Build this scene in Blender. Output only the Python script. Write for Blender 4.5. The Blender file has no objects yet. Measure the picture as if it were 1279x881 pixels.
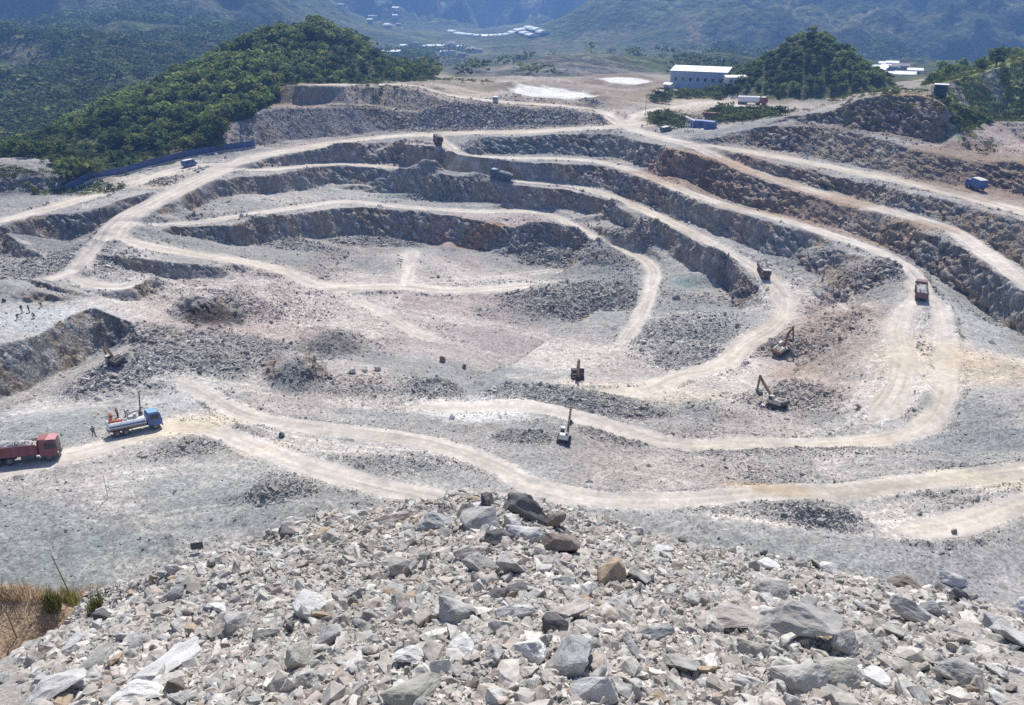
import bpy, bmesh, math, random
import numpy as np
from mathutils import Vector, Matrix, Euler
from mathutils.geometry import delaunay_2d_cdt
R = math.radians
scene = bpy.context.scene
COL = scene.collection
rng = np.random.default_rng(7)
DENOISE = False
random.seed(7)

# ------------------------------------------------------------------ camera, sky, sun, exposure
FPX, PITCH = 985.0, R(24.5)
cam_data = bpy.data.cameras.new('camera')
cam = bpy.data.objects.new('camera', cam_data)
COL.objects.link(cam)
cam.location = (0, 0, 0)
cam.rotation_euler = (R(90) - PITCH, 0, 0)
cam_data.sensor_width = 36.0
cam_data.lens = 36.0 * FPX / 1279.0
cam_data.clip_start = 0.1
cam_data.clip_end = 40000
scene.camera = cam

SUN_EL, SUN_AZ = R(55), R(6)          # azimuth to the right of the view direction
world = bpy.data.worlds.new('World')
scene.world = world
world.use_nodes = True
wn = world.node_tree
bg = wn.nodes['Background']
sky = wn.nodes.new('ShaderNodeTexSky')
sky.sky_type = 'NISHITA'
sky.sun_disc = False
sky.sun_elevation = SUN_EL
sky.sun_rotation = SUN_AZ
sky.air_density = 1.0
sky.dust_density = 1.5
wn.links.new(sky.outputs[0], bg.inputs[0])
bg.inputs[1].default_value = 0.075
sun_data = bpy.data.lights.new('sun', 'SUN')
sun = bpy.data.objects.new('sun', sun_data)
COL.objects.link(sun)
sun_data.energy = 4.8
sun_data.angle = R(0.55)
sun_data.color = (1.0, 0.95, 0.87)
sd = Vector((math.sin(SUN_AZ) * math.cos(SUN_EL), math.cos(SUN_AZ) * math.cos(SUN_EL), math.sin(SUN_EL)))
sun.rotation_euler = sd.to_track_quat('Z', 'Y').to_euler()
scene.view_settings.view_transform = 'Standard'
scene.view_settings.look = 'None'
scene.view_settings.gamma = 1.0
scene.view_settings.exposure = 0.42
scene.cycles.use_denoising = DENOISE
scene.cycles.max_bounces = 6
scene.cycles.volume_bounces = 1
scene.cycles.use_adaptive_sampling = True

# ------------------------------------------------------------------ pixel to place
CP, SP = math.cos(PITCH), math.sin(PITCH)
def ray(u, v):
    x = (u - 639.5) / FPX
    y = (v - 440.5) / FPX
    return (x, CP - SP * y, -SP - CP * y)
def at(u, v, z):                        # the point of height z on the sight line
    d = ray(u, v)
    t = z / d[2]
    return (d[0] * t, d[1] * t, z)
def far(u, v, r):                       # the point at horizontal range r on the sight line
    d = ray(u, v)
    t = r / math.hypot(d[0], d[1])
    return (d[0] * t, d[1] * t, d[2] * t)

# ------------------------------------------------------------------ noise
def _hash(ix, iy, iz, seed):
    h = (ix.astype(np.int64) * 374761393 + iy.astype(np.int64) * 668265263 + iz.astype(np.int64) * 2147483647 + seed * 974634533) & 0xffffffff
    h = ((h ^ (h >> 13)) * 1274126177) & 0xffffffff
    h = ((h ^ (h >> 16)) * 2246822519) & 0xffffffff
    return ((h ^ (h >> 15)) & 0xffff).astype(np.float32) / 32767.5 - 1.0
def vnoise(x, y, seed=0):
    ix = np.floor(x); iy = np.floor(y)
    fx = (x - ix).astype(np.float32); fy = (y - iy).astype(np.float32)
    sx = fx * fx * fx * (fx * (fx * 6 - 15) + 10); sy = fy * fy * fy * (fy * (fy * 6 - 15) + 10)
    z = np.zeros_like(ix)
    a = _hash(ix, iy, z, seed); b = _hash(ix + 1, iy, z, seed)
    c = _hash(ix, iy + 1, z, seed); d = _hash(ix + 1, iy + 1, z, seed)
    return (a + (b - a) * sx) * (1 - sy) + (c + (d - c) * sx) * sy
def vnoise3(x, y, z, seed=0):
    iz = np.floor(z); fz = (z - iz).astype(np.float32)
    sz = fz * fz * (3 - 2 * fz)
    ix = np.floor(x); iy = np.floor(y)
    fx = (x - ix).astype(np.float32); fy = (y - iy).astype(np.float32)
    sx = fx * fx * (3 - 2 * fx); sy = fy * fy * (3 - 2 * fy)
    def pl(k):
        a = _hash(ix, iy, k, seed); b = _hash(ix + 1, iy, k, seed)
        c = _hash(ix, iy + 1, k, seed); d = _hash(ix + 1, iy + 1, k, seed)
        return (a + (b - a) * sx) * (1 - sy) + (c + (d - c) * sx) * sy
    p, q = pl(iz), pl(iz + 1)
    return p + (q - p) * sz
def fbm(x, y, octaves=4, seed=0):
    s, a, t = 0, 1.0, 0
    for k in range(octaves):
        s = s + a * vnoise(x, y, seed + k * 17); t += a; a *= 0.5
        x, y = x * 2.03 + 5.1, y * 2.03 + 1.7
    return s / t

# ------------------------------------------------------------------ haul roads: (pixel u, v, height), half width
ROADS = {
 'upper_left': (3.8, [(880,158,-43.5),(820,152,-43.5),(778,158,-44),(728,161,-44.3),(660,165,-44.8),(593,166,-45),(492,170,-45.5),(425,178,-46),(370,187,-46.5),(323,195,-47),(282,210,-47.7),(235,232,-49),(202,249,-50),(168,266,-51),(151,279,-51.5),(141,292,-52)]),
 'pit_ramp': (2.6, [(141,292,-52),(170,304,-53.5),(238,317,-56.5),(306,327,-59.5),(361,341,-62.5),(392,355,-64.5),(430,358,-65.5),(503,358,-67),(578,363,-68.5),(680,355,-70)]),
 'lowest_bench': (1.9, [(151,279,-51.7),(178,282,-52.5),(235,279,-54),(286,272,-55),(353,262,-56.5),(430,252,-58),(509,259,-60),(593,264,-61),(660,264,-62),(694,271,-62.8),(714,282,-63.6),(741,296,-64.6),(759,307,-65.2),(799,321,-66.4),(816,338,-67),(813,358,-67.2),(803,389,-67.5),(786,416,-67.5),(772,436,-67.5)]),
 'middle_bench': (2.0, [(290,212,-47.9),(336,212,-49.5),(425,205,-51),(526,213,-53),(613,222,-54.5),(660,227,-55.3),(711,232,-56.3),(761,245,-57.2),(812,266,-58.2),(855,286,-58.7),(900,310,-59.6),(937,331,-60.5),(961,348,-61.2),(978,368,-62),(980,389,-62.7),(965,409,-63.2),(931,430,-63.8),(900,457,-64),(849,470,-64),(799,491,-63.5),(748,491,-63.5),(714,484,-64)]),
 'third_bench': (2.0, [(540,168,-45.6),(559,181,-46.5),(576,192,-47.8),(627,197,-49.3),(694,198,-50),(744,202,-50.5),(795,215,-51.2),(855,239,-52),(916,259,-52.6),(983,276,-53),(1026,290,-53.3),(1087,310,-53.7),(1121,327,-54),(1142,344,-54),(1149,368,-54.2),(1130,389,-54.8),(1121,416,-55.5),(1130,450,-56),(1118,494,-56.5),(1080,535,-57.3)]),
 'loop_right': (1.6, [(1149,360,-54.2),(1172,378,-54.4),(1178,406,-55),(1183,433,-55.3),(1179,494,-56),(1155,532,-56.5),(1104,549,-57),(1019,555,-57.5),(934,554,-58),(855,556,-58.2),(799,544,-58.7),(748,528,-59),(697,515,-59.5),(646,506,-60),(595,509,-60),(493,508,-59.5)]),
 'right_upper': (3.3, [(778,158,-44),(849,178,-44.5),(916,187,-44.8),(983,198,-45.2),(1051,212,-45.7),(1118,225,-46.3),(1185,240,-47),(1279,265,-48),(1420,308,-49.5)]),
 'right_lower': (2.6, [(866,183,-45.0),(916,205,-47.3),(983,229,-48.8),(1051,249,-49.6),(1118,266,-50.1),(1185,286,-50.6),(1223,310,-51),(1258,334,-51.3),(1279,351,-51.5),(1400,430,-52)]),
 'near_upper': (1.5, [(204,464,-57),(255,491,-56.5),(306,518,-56),(375,532,-55.5),(430,539,-55.3),(493,545,-55),(544,556,-54.7),(578,566,-54.5),(629,586,-54),(660,605,-53.7),(711,619,-53.5),(761,625,-53.5),(855,624,-53.3),(950,617,-53),(1051,614,-52.5),(1152,602,-52),(1279,588,-51),(1450,560,-50)]),
 'near_lower': (1.6, [(-160,610,-52.5),(0,588,-53),(68,573,-53.3),(136,556,-54),(204,535,-54.8),(266,539,-55),(323,559,-54.8),(375,579,-54.5),(430,596,-54),(509,615,-53.5),(590,626,-53.4),(711,621,-53.5)]),
 'near_right': (1.6, [(1057,657,-52.3),(1118,664,-52),(1185,657,-51.5),(1236,642,-51),(1279,627,-50.5),(1420,590,-49.5)]),
 'left_fork': (1.8, [(129,297,-52.5),(109,321,-53.5),(88,341,-54.5),(34,355,-54.5),(-80,370,-54)]),
 'left_loop': (2.0, [(88,341,-54.5),(112,355,-55),(153,358,-55.3),(177,346,-55.5)]),
 'shelf': (3.0, [(285,205,-47.5),(232,209,-47.8),(180,226,-49),(134,239,-50),(67,259,-50.3),(0,276,-50),(-120,300,-49)]),
 'upper_plateau': (3.2, [(380,106,None),(440,106,None),(513,107,None),(560,119,None),(620,127,None),(700,132,None),(744,138,-42.3),(760,146,-43.2),(775,156,-44)]),
 'plant_road': (2.4, [(786,152,-43.8),(805,140,-43),(850,133,-42.7),(890,128,-42.3),(940,134,-42),(1000,139,-41.5),(1035,141,-41.3)]),
 'floor_track': (1.7, [(425,368,-66),(476,389,-68),(527,419,-69),(578,430,-69.5)]),
 'short_track': (1.5, [(515,316,-66.3),(507,355,-67)]),
}
LINES = []          # break lines, world
POINTS = []
def poly_interp(pts, n=None):
    return pts
def face(rows, zref, slope, dz=0.0, anchor='crest'):
    """a bench face: rows of (u, v crest, v toe); heights from the level zref(u) and the slope"""
    ts = math.tan(R(slope))
    cr, to = [], []
    for u, vc, vt in rows:
        rc, rt = ray(u, vc), ray(u, vt)
        t1 = -rc[2] / math.hypot(rc[0], rc[1]); t2 = -rt[2] / math.hypot(rt[0], rt[1])
        if anchor == 'crest':
            z1 = zref(u) + dz
            z2 = (z1 / ts + z1 / t1) / (1 / t2 + 1 / ts)
        else:
            z2 = zref(u) + dz
            z1 = z2 * (1 / t2 + 1 / ts) / (1 / t1 + 1 / ts)
        cr.append((u, vc, z1)); to.append((u, vt, z2))
    return cr, to
def zr(name, u0=None, u1=None):
    p = [q for q in ROADS[name][1] if q[2] is not None and (u0 is None or u0 <= q[0]) and (u1 is None or q[0] <= u1)]
    p = sorted(p); us = [q[0] for q in p]; zs = [q[2] for q in p]
    return lambda u: float(np.interp(u, us, zs))
FACES = {}
ZB = lambda u: float(np.interp(u, [q[0] for q in ROADS['middle_bench'][1][:14]], [q[2] for q in ROADS['middle_bench'][1][:14]]))
# far wall, top down
FACES['top'] = face([(300,152,186),(330,138,181),(375,136,175),(430,134,171),(480,137,164),(520,140,160)], zr('upper_left'), 42, 0.2, 'toe')
zt = FACES['top'][0]
z_top = lambda u: float(np.interp(u, [p[0] for p in zt], [p[2] for p in zt]))
FACES['top2'] = face([(345,110,128),(378,104,130),(440,108,130),(480,110,134),(520,112,139)], z_top, 38, 0.1, 'toe')
FACES['top3'] = face([(560,127,161),(600,131,160),(640,133,158),(700,137,157),(744,142,156)], zr('upper_left'), 35, 0.2, 'toe')
FACES['a'] = face([(582,181,184),(600,173,190),(627,171,193),(660,169,192),(711,167,194),(761,168,197),(795,176,206),(825,182,214),(855,189,226)], zr('upper_left', 500), 46, -0.1)
FACES['r1'] = face([(880,187,190),(916,194,200),(983,206,223),(1051,222,242),(1118,236,260),(1185,251,279),(1236,264,308),(1279,277,338),(1420,330,410)], zr('right_upper'), 42, -0.1)
FACES['r2'] = face([(880,193,240),(916,211,253),(983,235,270),(1051,256,287),(1087,264,301),(1121,275,317),(1155,291,338),(1189,304,358),(1223,322,389),(1258,344,409),(1279,362,420),(1400,440,500)], zr('right_lower'), 43, -0.1)
FACES['a2'] = face([(300,205,206),(336,196,203),(370,193,198),(430,182,195),(492,177,203),(526,184,210),(559,189,212),(593,198,216),(627,202,218),(660,203,222),(694,204,225),(711,204,227),(744,207,232),(761,210,238),(795,220,252),(855,245,275),(900,260,296),(945,273,314),(985,284,322)], lambda u: zr('upper_left')(u) if u < 530 else zr('third_bench', 500, 1010)(u) - 0.1, 50, -0.1)
FACES['b'] = face([(200,262,268),(235,243,262),(286,223,243),(336,219,242),(387,211,236),(430,208,232),(480,212,240),(526,219,248),(570,224,252),(613,228,252),(660,233,254),(711,238,262),(748,247,270),(788,266,287),(816,276,300),(855,294,330),(880,308,348),(905,322,362)], lambda u: ZB(u) if u > 300 else float(np.interp(u, [180,300],[-51.,-48.6])), 58, -0.1)
FACES['c'] = face([(180,289,291),(235,286,300),(303,278,306),(370,268,301),(430,261,297),(480,262,299),(530,266,304),(576,273,308),(605,278,314),(640,284,314),(680,285,318),(720,292,328)], zr('lowest_bench', 170, 745), 62, -0.1)
FACES['e'] = face([(190,324,345),(215,327,348),(250,331,347),(300,337,347),(340,344,348)], zr('pit_ramp', 140, 400), 60, -0.1)
# left shelf face
FACES['shelf'] = face([(-100,325,360),(0,290,322),(30,272,300),(60,268,300),(90,268,300),(120,262,290),(150,250,272),(175,243,256),(195,238,243)], lambda u: zr('shelf')(u), 55, -0.1)
# people bench on the left
PB = lambda u: float(np.interp(u, [-200, 0, 170], [-54.3, -54.6, -56.4]))
FACES['people'] = face([(-120,470,540),(0,433,498),(34,426,489),(68,409,470),(95,392,458),(116,387,440),(145,397,430),(170,417,428)], PB, 52)
# upper right terraces
FACES['r0'] = face([(905,168,180),(940,160,183),(985,158,192),(1057,164,206),(1118,179,218),(1168,192,228),(1230,202,236),(1279,203,246),(1420,240,285)], zr('right_upper'), 38, 0.2, 'toe')
z_r0 = lambda u: float(np.interp(u, [p[0] for p in FACES['r0'][0]], [p[2] for p in FACES['r0'][0]]))
FACES['mound'] = face([(985,146,152),(1040,138,156),(1075,122,162),(1120,118,168),(1165,122,180),(1180,132,186)], z_r0, 45, 0.1, 'toe')
up = ROADS['upper_plateau'][1]
zup = {440: FACES['top2'][0], 560: FACES['top3'][0]}
tops = sorted([(p[0], p[2]) for p in FACES['top2'][0]] + [(p[0], p[2]) for p in FACES['top3'][0][:-1]])
for i, (u, v, z) in enumerate(up):
    if z is None:
        up[i] = (u, v, float(np.interp(u, [t[0] for t in tops], [t[1] for t in tops])) + 0.1)
# ------------------------------------------------------------------ the ground: break lines and spot heights
def line(pts): LINES.append([at(*p) for p in pts])
def farline(pts): LINES.append([far(*p) for p in pts])
def spots(*pts): POINTS.extend(at(*p) for p in pts)
def fspots(*pts): POINTS.extend(far(*p) for p in pts)
FENCE = [(84,241,-50),(115,230,-49.6),(151,220,-49),(192,208,-48.3),(235,198,-47.5),(275,190,-47),(319,184.5,-46.6)]
line(FENCE)
# platform edge above the pit floor, its far side hidden
EDGE = [(585,480,-63),(605,470,-64.5),(640,455,-66.2),(665,437,-66.6),(690,420,-67),(725,400,-67.2),(750,388,-67.4)]
line(EDGE)
_b = []
for u, v, z in EDGE:
    x, y, z = at(u, v, z); r = math.hypot(x, y); k = (r + 5.5) / r
    _b.append((x * k, y * k, z - (4.5 if z < -64 else 3.0)))
LINES.append(_b)
# inner lip of the middle bench loop and the broken ground below it
line([(905,322,-60.3),(930,343,-61.1),(948,360,-61.8),(957,378,-62.4),(950,398,-63),(932,418,-63.6),(905,440,-64)])
line([(905,363,-68),(917,380,-67),(921,392,-66.3),(918,404,-65.6)])
# ridge between the two loops
line([(1118,372,-54.7),(1090,388,-55.6),(1068,402,-56.3),(1058,424,-57),(1076,450,-57),(1088,478,-57.4),(1062,508,-58),(1012,532,-58.3)])
line([(1062,386,-59.2),(1036,402,-61),(1020,426,-62.2),(1000,447,-63),(985,472,-62.6),(960,502,-61.6),(935,524,-60)])
line([(1046,312,-54),(1085,326,-54.4),(1105,345,-54.6),(1110,360,-54.8)])
line([(1020,345,-59.8),(1050,368,-59.4),(1075,380,-58)])
spots((560,330,-68.5),(640,340,-69.5),(500,400,-68.6),(600,400,-70),(650,415,-70.6),(430,325,-65.8),(360,318,-62.8),(300,316,-60.8),(240,306,-57))
spots((250,362,-60.5),(200,378,-59),(300,376,-61.8),(360,372,-63.6),(250,420,-60),(350,420,-63),(420,425,-66),(180,398,-58),(130,372,-56.2),(60,372,-55))
spots((300,462,-58),(400,482,-58.5),(430,455,-60.5),(500,468,-60.8),(560,472,-61.7),(230,440,-58.5),(360,450,-60.5),(480,445,-65),(540,448,-66.5))
spots((860,385,-66.3),(880,422,-65.6),(850,440,-65.2),(820,430,-66.6),(895,385,-66.3),(845,350,-67),(870,365,-67.5),(700,460,-65),(760,460,-66),(660,470,-64.6),(730,440,-66.5))
spots((1010,362,-61.4),(1030,384,-61.4),(1000,400,-62.6),(960,440,-63.8),(900,492,-63),(850,522,-60.6),(800,515,-61.3),(720,507,-61.5))
spots((1240,500,-55),(1279,470,-54.5),(1200,560,-55.3),(1000,590,-55),(850,590,-55.4),(700,572,-56),(560,535,-57),(1240,440,-56.3),(1215,425,-56.5),(1120,470,-56.6),(1150,440,-55.6))
spots((1279,700,-51.5),(1150,700,-52),(0,650,-53.3),(150,620,-54),(250,640,-53.8),(100,700,-54.2),(250,690,-54.2),(0,740,-54),(640,720,-53.5),(400,680,-53.7),(60,520,-57),(110,500,-59),(-100,560,-56),(-200,700,-53.5),(1450,720,-51))
spots((0,370,-53),(60,362,-53.5),(30,395,-54.3),(0,340,-55.2),(60,330,-55.3),(-150,420,-53.5),(-150,360,-53))
spots((20,200,-48.5),(50,226,-49.6),(0,235,-49),(-150,260,-48.5),(-150,225,-48))
# upper plateau
spots((690,118,-39),(600,110,-37.2),(780,104,-40),(560,103,-36),(780,96,-40),(850,112,-41.5),(874,112,-41.5),(910,117,-41.5),(830,104,-41),(740,104,-39.6),(650,106,-38),(760,122,-40.5),(820,128,-42.5),(850,160,-43.5),(890,155,-43.4),(870,140,-42.8),(930,148,-42))
line([(700,99,-39.6),(800,93,-40.2),(860,93,-41.5),(940,98,-42)])
fspots((480,104,372),(560,98,400),(620,100,410),(760,96,505),(860,94,560))
farline([(606,93,600),(640,81,620),(690,69,640),(735,65,650),(762,76,640),(778,88,620)])
farline([(600,98,560),(640,100,560),(690,101,560),(740,100,565),(790,95,570)])
# right terraces and hill
spots((1230,175,-41.2),(1279,180,-40.6),(1400,210,-42),(1240,160,-41),(1279,160,-40.5),(1200,190,-40.6),(1110,112,-28.4),(1160,113,-28.4),(1060,120,-32),(1000,142,-38.5),(1040,135,-37))
farline([(1150,108,300),(1165,105,310),(1190,101,320),(1230,90,330),(1279,73,335),(1420,36,350)])
farline([(1195,165,268),(1215,158,280),(1245,152,290),(1279,152,290),(1420,180,280)])
fspots((1160,100,420),(1279,75,460),(1420,40,470),(1200,98,520))
fspots((1000,112,500),(1100,108,460),(920,100,520))
# left hill
RIDGE = [(u, v + 8, r) for u, v, r in [(-120,215,300),(-20,196,300),(30,186,305),(60,176,318),(100,153,338),(160,128,368),(200,100,388),(270,72,400),(330,42,410),(395,29,420),(440,48,425),(480,74,425),(540,89,420)]]
farline(RIDGE)
farline([(u, v + 13, r + 170) for u, v, r in RIDGE])
# land beyond
fspots((-300,190,470),(0,186,480),(-300,120,650),(0,120,620),(150,118,650),(-300,60,900),(0,62,830),(150,66,900),(0,26,1200),(150,30,1250),(-300,24,1250),(280,48,1500),(300,70,900))
fspots((450,72,1500),(520,96,800),(600,84,1050),(700,60,1500),(610,46,2100),(800,58,1700),(480,40,2200),(460,22,3000),(850,84,1000),(1000,84,1300),(1100,96,900),(1100,70,1700),(1279,90,1100),(1500,90,1200))
fspots((-900,40,2000),(-900,100,900),(-600,300,300),(-700,500,160),(2200,60,1500),(1900,200,500),(1900,420,160))
for u in (-1100, -300, 100, 400, 600, 800, 1000, 1300, 1700, 2600):
    fspots((u, 22, 2900), (u, -6, 4000), (u, -40, 6000), (u, -60, 9500))
# near ground below and behind the camera's dump
POINTS.extend([(0, 30, -54), (-40, 30, -54), (40, 30, -53), (0, 2, -54), (-80, 2, -54), (80, 2, -53), (-300, 60, -52), (300, 60, -50)])

# ------------------------------------------------------------------ the grid: fans out from the viewpoint, finest over the pit
AZ = np.linspace(R(-50), R(50), 1700)
rr = [2.6]
while rr[-1] < 16000:
    r = rr[-1]
    if r < 45: d = 0.16
    elif r < 70: d = 0.6
    elif r < 135: d = 0.24
    elif r < 290: d = 0.26
    elif r < 345: d = 0.4
    elif r < 560: d = 1.3
    else: d = r * 0.008
    rr.append(r + d)
RR = np.array(rr)
NA, NR = len(AZ), len(RR)
GX = (np.sin(AZ)[None, :] * RR[:, None]); GY = (np.cos(AZ)[None, :] * RR[:, None])
def tin(lines, points):
    vs, es = [], []
    for l in lines:
        b = len(vs); vs += [tuple(p) for p in l]
        es += [(b + i, b + i + 1) for i in range(len(l) - 1)]
    vs += [tuple(p) for p in points]
    zin = [v[2] for v in vs]
    ov, oe, of, vo, eo, fo = delaunay_2d_cdt([Vector(v[:2]) for v in vs], es, [], 0, 1e-4)
    z = []
    for i, p in enumerate(ov):
        if len(vo[i]): z.append(sum(zin[k] for k in vo[i]) / len(vo[i]))
        else: z.append(None)
    for i, p in enumerate(ov):              # where break lines cross: mean of the lines' own heights
        if z[i] is None:
            c = []
            for e, src in zip(oe, eo):
                if i in e:
                    for k in src:
                        if k < len(es):
                            a, b = vs[es[k][0]], vs[es[k][1]]
                            d = Vector((b[0]-a[0], b[1]-a[1])); t = (Vector((p[0]-a[0], p[1]-a[1])).dot(d)) / max(d.length_squared, 1e-9)
                            c.append(a[2] + (b[2]-a[2]) * t)
            z[i] = sum(c) / len(c) if c else -55
    return np.array([(p[0], p[1]) for p in ov]), np.array(z), of
def raster(P, Z, F):
    H = np.full((NR, NA), np.nan)
    az = np.arctan2(P[:, 0], P[:, 1])
    for f in F:
        for k in range(1, len(f) - 1):
            i = [f[0], f[k], f[k + 1]]
            p = P[i]; a = az[i]
            if a.max() - a.min() > 3: continue
            i0 = np.searchsorted(AZ, a.min() - 1e-6); i1 = np.searchsorted(AZ, a.max() + 1e-6)
            rmax = np.hypot(p[:, 0], p[:, 1]).max()
            rmin = 1e9
            for q in range(3):
                A, B = p[q], p[(q + 1) % 3]; d = B - A
                t = min(1, max(0, -(A @ d) / max(d @ d, 1e-12)))
                rmin = min(rmin, np.hypot(*(A + d * t)))
            j0 = np.searchsorted(RR, rmin - 1e-6); j1 = np.searchsorted(RR, rmax + 1e-6)
            if i0 >= i1 or j0 >= j1: continue
            X = GX[j0:j1, i0:i1]; Y = GY[j0:j1, i0:i1]
            det = (p[1,1]-p[2,1])*(p[0,0]-p[2,0]) + (p[2,0]-p[1,0])*(p[0,1]-p[2,1])
            if abs(det) < 1e-9: continue
            l0 = ((p[1,1]-p[2,1])*(X-p[2,0]) + (p[2,0]-p[1,0])*(Y-p[2,1])) / det
            l1 = ((p[2,1]-p[0,1])*(X-p[2,0]) + (p[0,0]-p[2,0])*(Y-p[2,1])) / det
            l2 = 1 - l0 - l1
            m = (l0 > -1e-5) & (l1 > -1e-5) & (l2 > -1e-5)
            z = l0*Z[i[0]] + l1*Z[i[1]] + l2*Z[i[2]]
            sub = H[j0:j1, i0:i1]; sub[m] = z[m]
    return H
def smooth_line(pts, step, jit=0.0):
    p = [np.array(q, float) for q in pts]
    if len(p) < 3: return [tuple(q) for q in p]
    out = []
    for i in range(len(p) - 1):
        a = p[i - 1] if i else 2 * p[0] - p[1]
        b, c = p[i], p[i + 1]
        d = p[i + 2] if i + 2 < len(p) else 2 * p[-1] - p[-2]
        n = max(1, int(np.linalg.norm((c - b)[:2]) / step))
        for k in range(n):
            t = k / n
            out.append(0.5 * ((2 * b) + (c - a) * t + (2 * a - 5 * b + 4 * c - d) * t * t + (3 * b - a - 3 * c + d) * t ** 3))
    out.append(p[-1])
    if jit:
        for q in out[1:-1]:
            q[:2] += rng.normal(0, jit, 2)
    return [tuple(q) for q in out]
for _c, _t in FACES.values():
    LINES.append(smooth_line([at(*p) for p in _c], 3.5, 0.55)); LINES.append(smooth_line([at(*p) for p in _t], 3.5, 0.55))
PATHS = {n: (w, np.array(smooth_line([at(*q) for q in p], 2.5))) for n, (w, p) in ROADS.items()}
for w, p in PATHS.values(): LINES.append([tuple(q) for q in p])
_P, _Z, _F = tin(LINES, POINTS)
H = raster(_P, _Z, _F)
_bad = np.isnan(H)
if _bad.any():
    for k in range(1, NR):
        m = np.isnan(H[k]); H[k, m] = H[k - 1, m]
    H[np.isnan(H)] = -54
H0 = H.copy()
def blur(A, n=1):
    for _ in range(n):
        B = A.copy()
        B[1:-1] = (A[:-2] + 2 * A[1:-1] + A[2:]) / 4
        A = B.copy()
        A[:, 1:-1] = (B[:, :-2] + 2 * B[:, 1:-1] + B[:, 2:]) / 4
    return A
H = blur(H, 2)
def sample(x, y, A=None):
    """height of the ground (or of a mask) at x, y"""
    A = H if A is None else A
    x = np.asarray(x, float); y = np.asarray(y, float)
    a = (np.arctan2(x, y) - AZ[0]) / (AZ[1] - AZ[0]); r = np.hypot(x, y)
    j = np.clip(np.searchsorted(RR, r) - 1, 0, NR - 2); fj = np.clip((r - RR[j]) / (RR[j + 1] - RR[j]), 0, 1)
    a = np.clip(a, 0, NA - 1.001); i = a.astype(int); fi = a - i
    return (A[j, i] * (1 - fi) + A[j, i + 1] * fi) * (1 - fj) + (A[j + 1, i] * (1 - fi) + A[j + 1, i + 1] * fi) * fj
def hit(u, v, rmin=40.0):
    """where a sight line meets the ground"""
    d = ray(u, v); h = math.hypot(d[0], d[1])
    rs = RR[RR > rmin]; ts = rs / h
    z = sample(d[0] * ts, d[1] * ts); k = np.nonzero(d[2] * ts < z)[0]
    k = k[0] if len(k) else len(ts) - 1
    if k > 0:
        a0 = d[2]*ts[k-1] - z[k-1]; a1 = d[2]*ts[k] - z[k]; f = a0 / (a0 - a1) if a0 != a1 else 0
        t = ts[k-1] + (ts[k] - ts[k-1]) * f
    else: t = ts[0]
    return (d[0] * t, d[1] * t, float(sample(d[0] * t, d[1] * t)))
def slope_of(A):
    dr = np.gradient(A, RR, axis=0)
    da = np.gradient(A, AZ, axis=1) / RR[:, None]
    return np.hypot(dr, da), dr, da
# ------------------------------------------------------------------ masks over the grid
def window(x0, x1, y0, y1):
    """index window of the grid that covers a box"""
    a = [math.atan2(x, y) for x in (x0, x1) for y in (y0, y1)]
    rmax = max(math.hypot(x, y) for x in (x0, x1) for y in (y0, y1))
    rmin = math.hypot(min(max(0, x0), x1), min(max(0, y0), y1))
    return (slice(max(0, np.searchsorted(RR, rmin) - 1), np.searchsorted(RR, rmax) + 1), slice(max(0, np.searchsorted(AZ, min(a)) - 1), np.searchsorted(AZ, max(a)) + 1))
def sstep(a, b, x):
    t = np.clip((x - a) / (b - a), 0, 1)
    return t * t * (3 - 2 * t)
def inside(poly, X, Y):
    m = np.zeros(X.shape, bool)
    n = len(poly)
    for i in range(n):
        (x1, y1), (x2, y2) = poly[i][:2], poly[(i + 1) % n][:2]
        if y1 == y2: continue
        m ^= ((y1 > Y) != (y2 > Y)) & (X < (x2 - x1) * (Y - y1) / (y2 - y1) + x1)
    return m
ROADD = np.full((NR, NA), 99.0, np.float32)       # metres past the road's edge, negative on the road
TRACK = np.zeros((NR, NA), np.float32); STREAK = np.zeros((NR, NA), np.float32); _ln = 0.0
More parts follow.
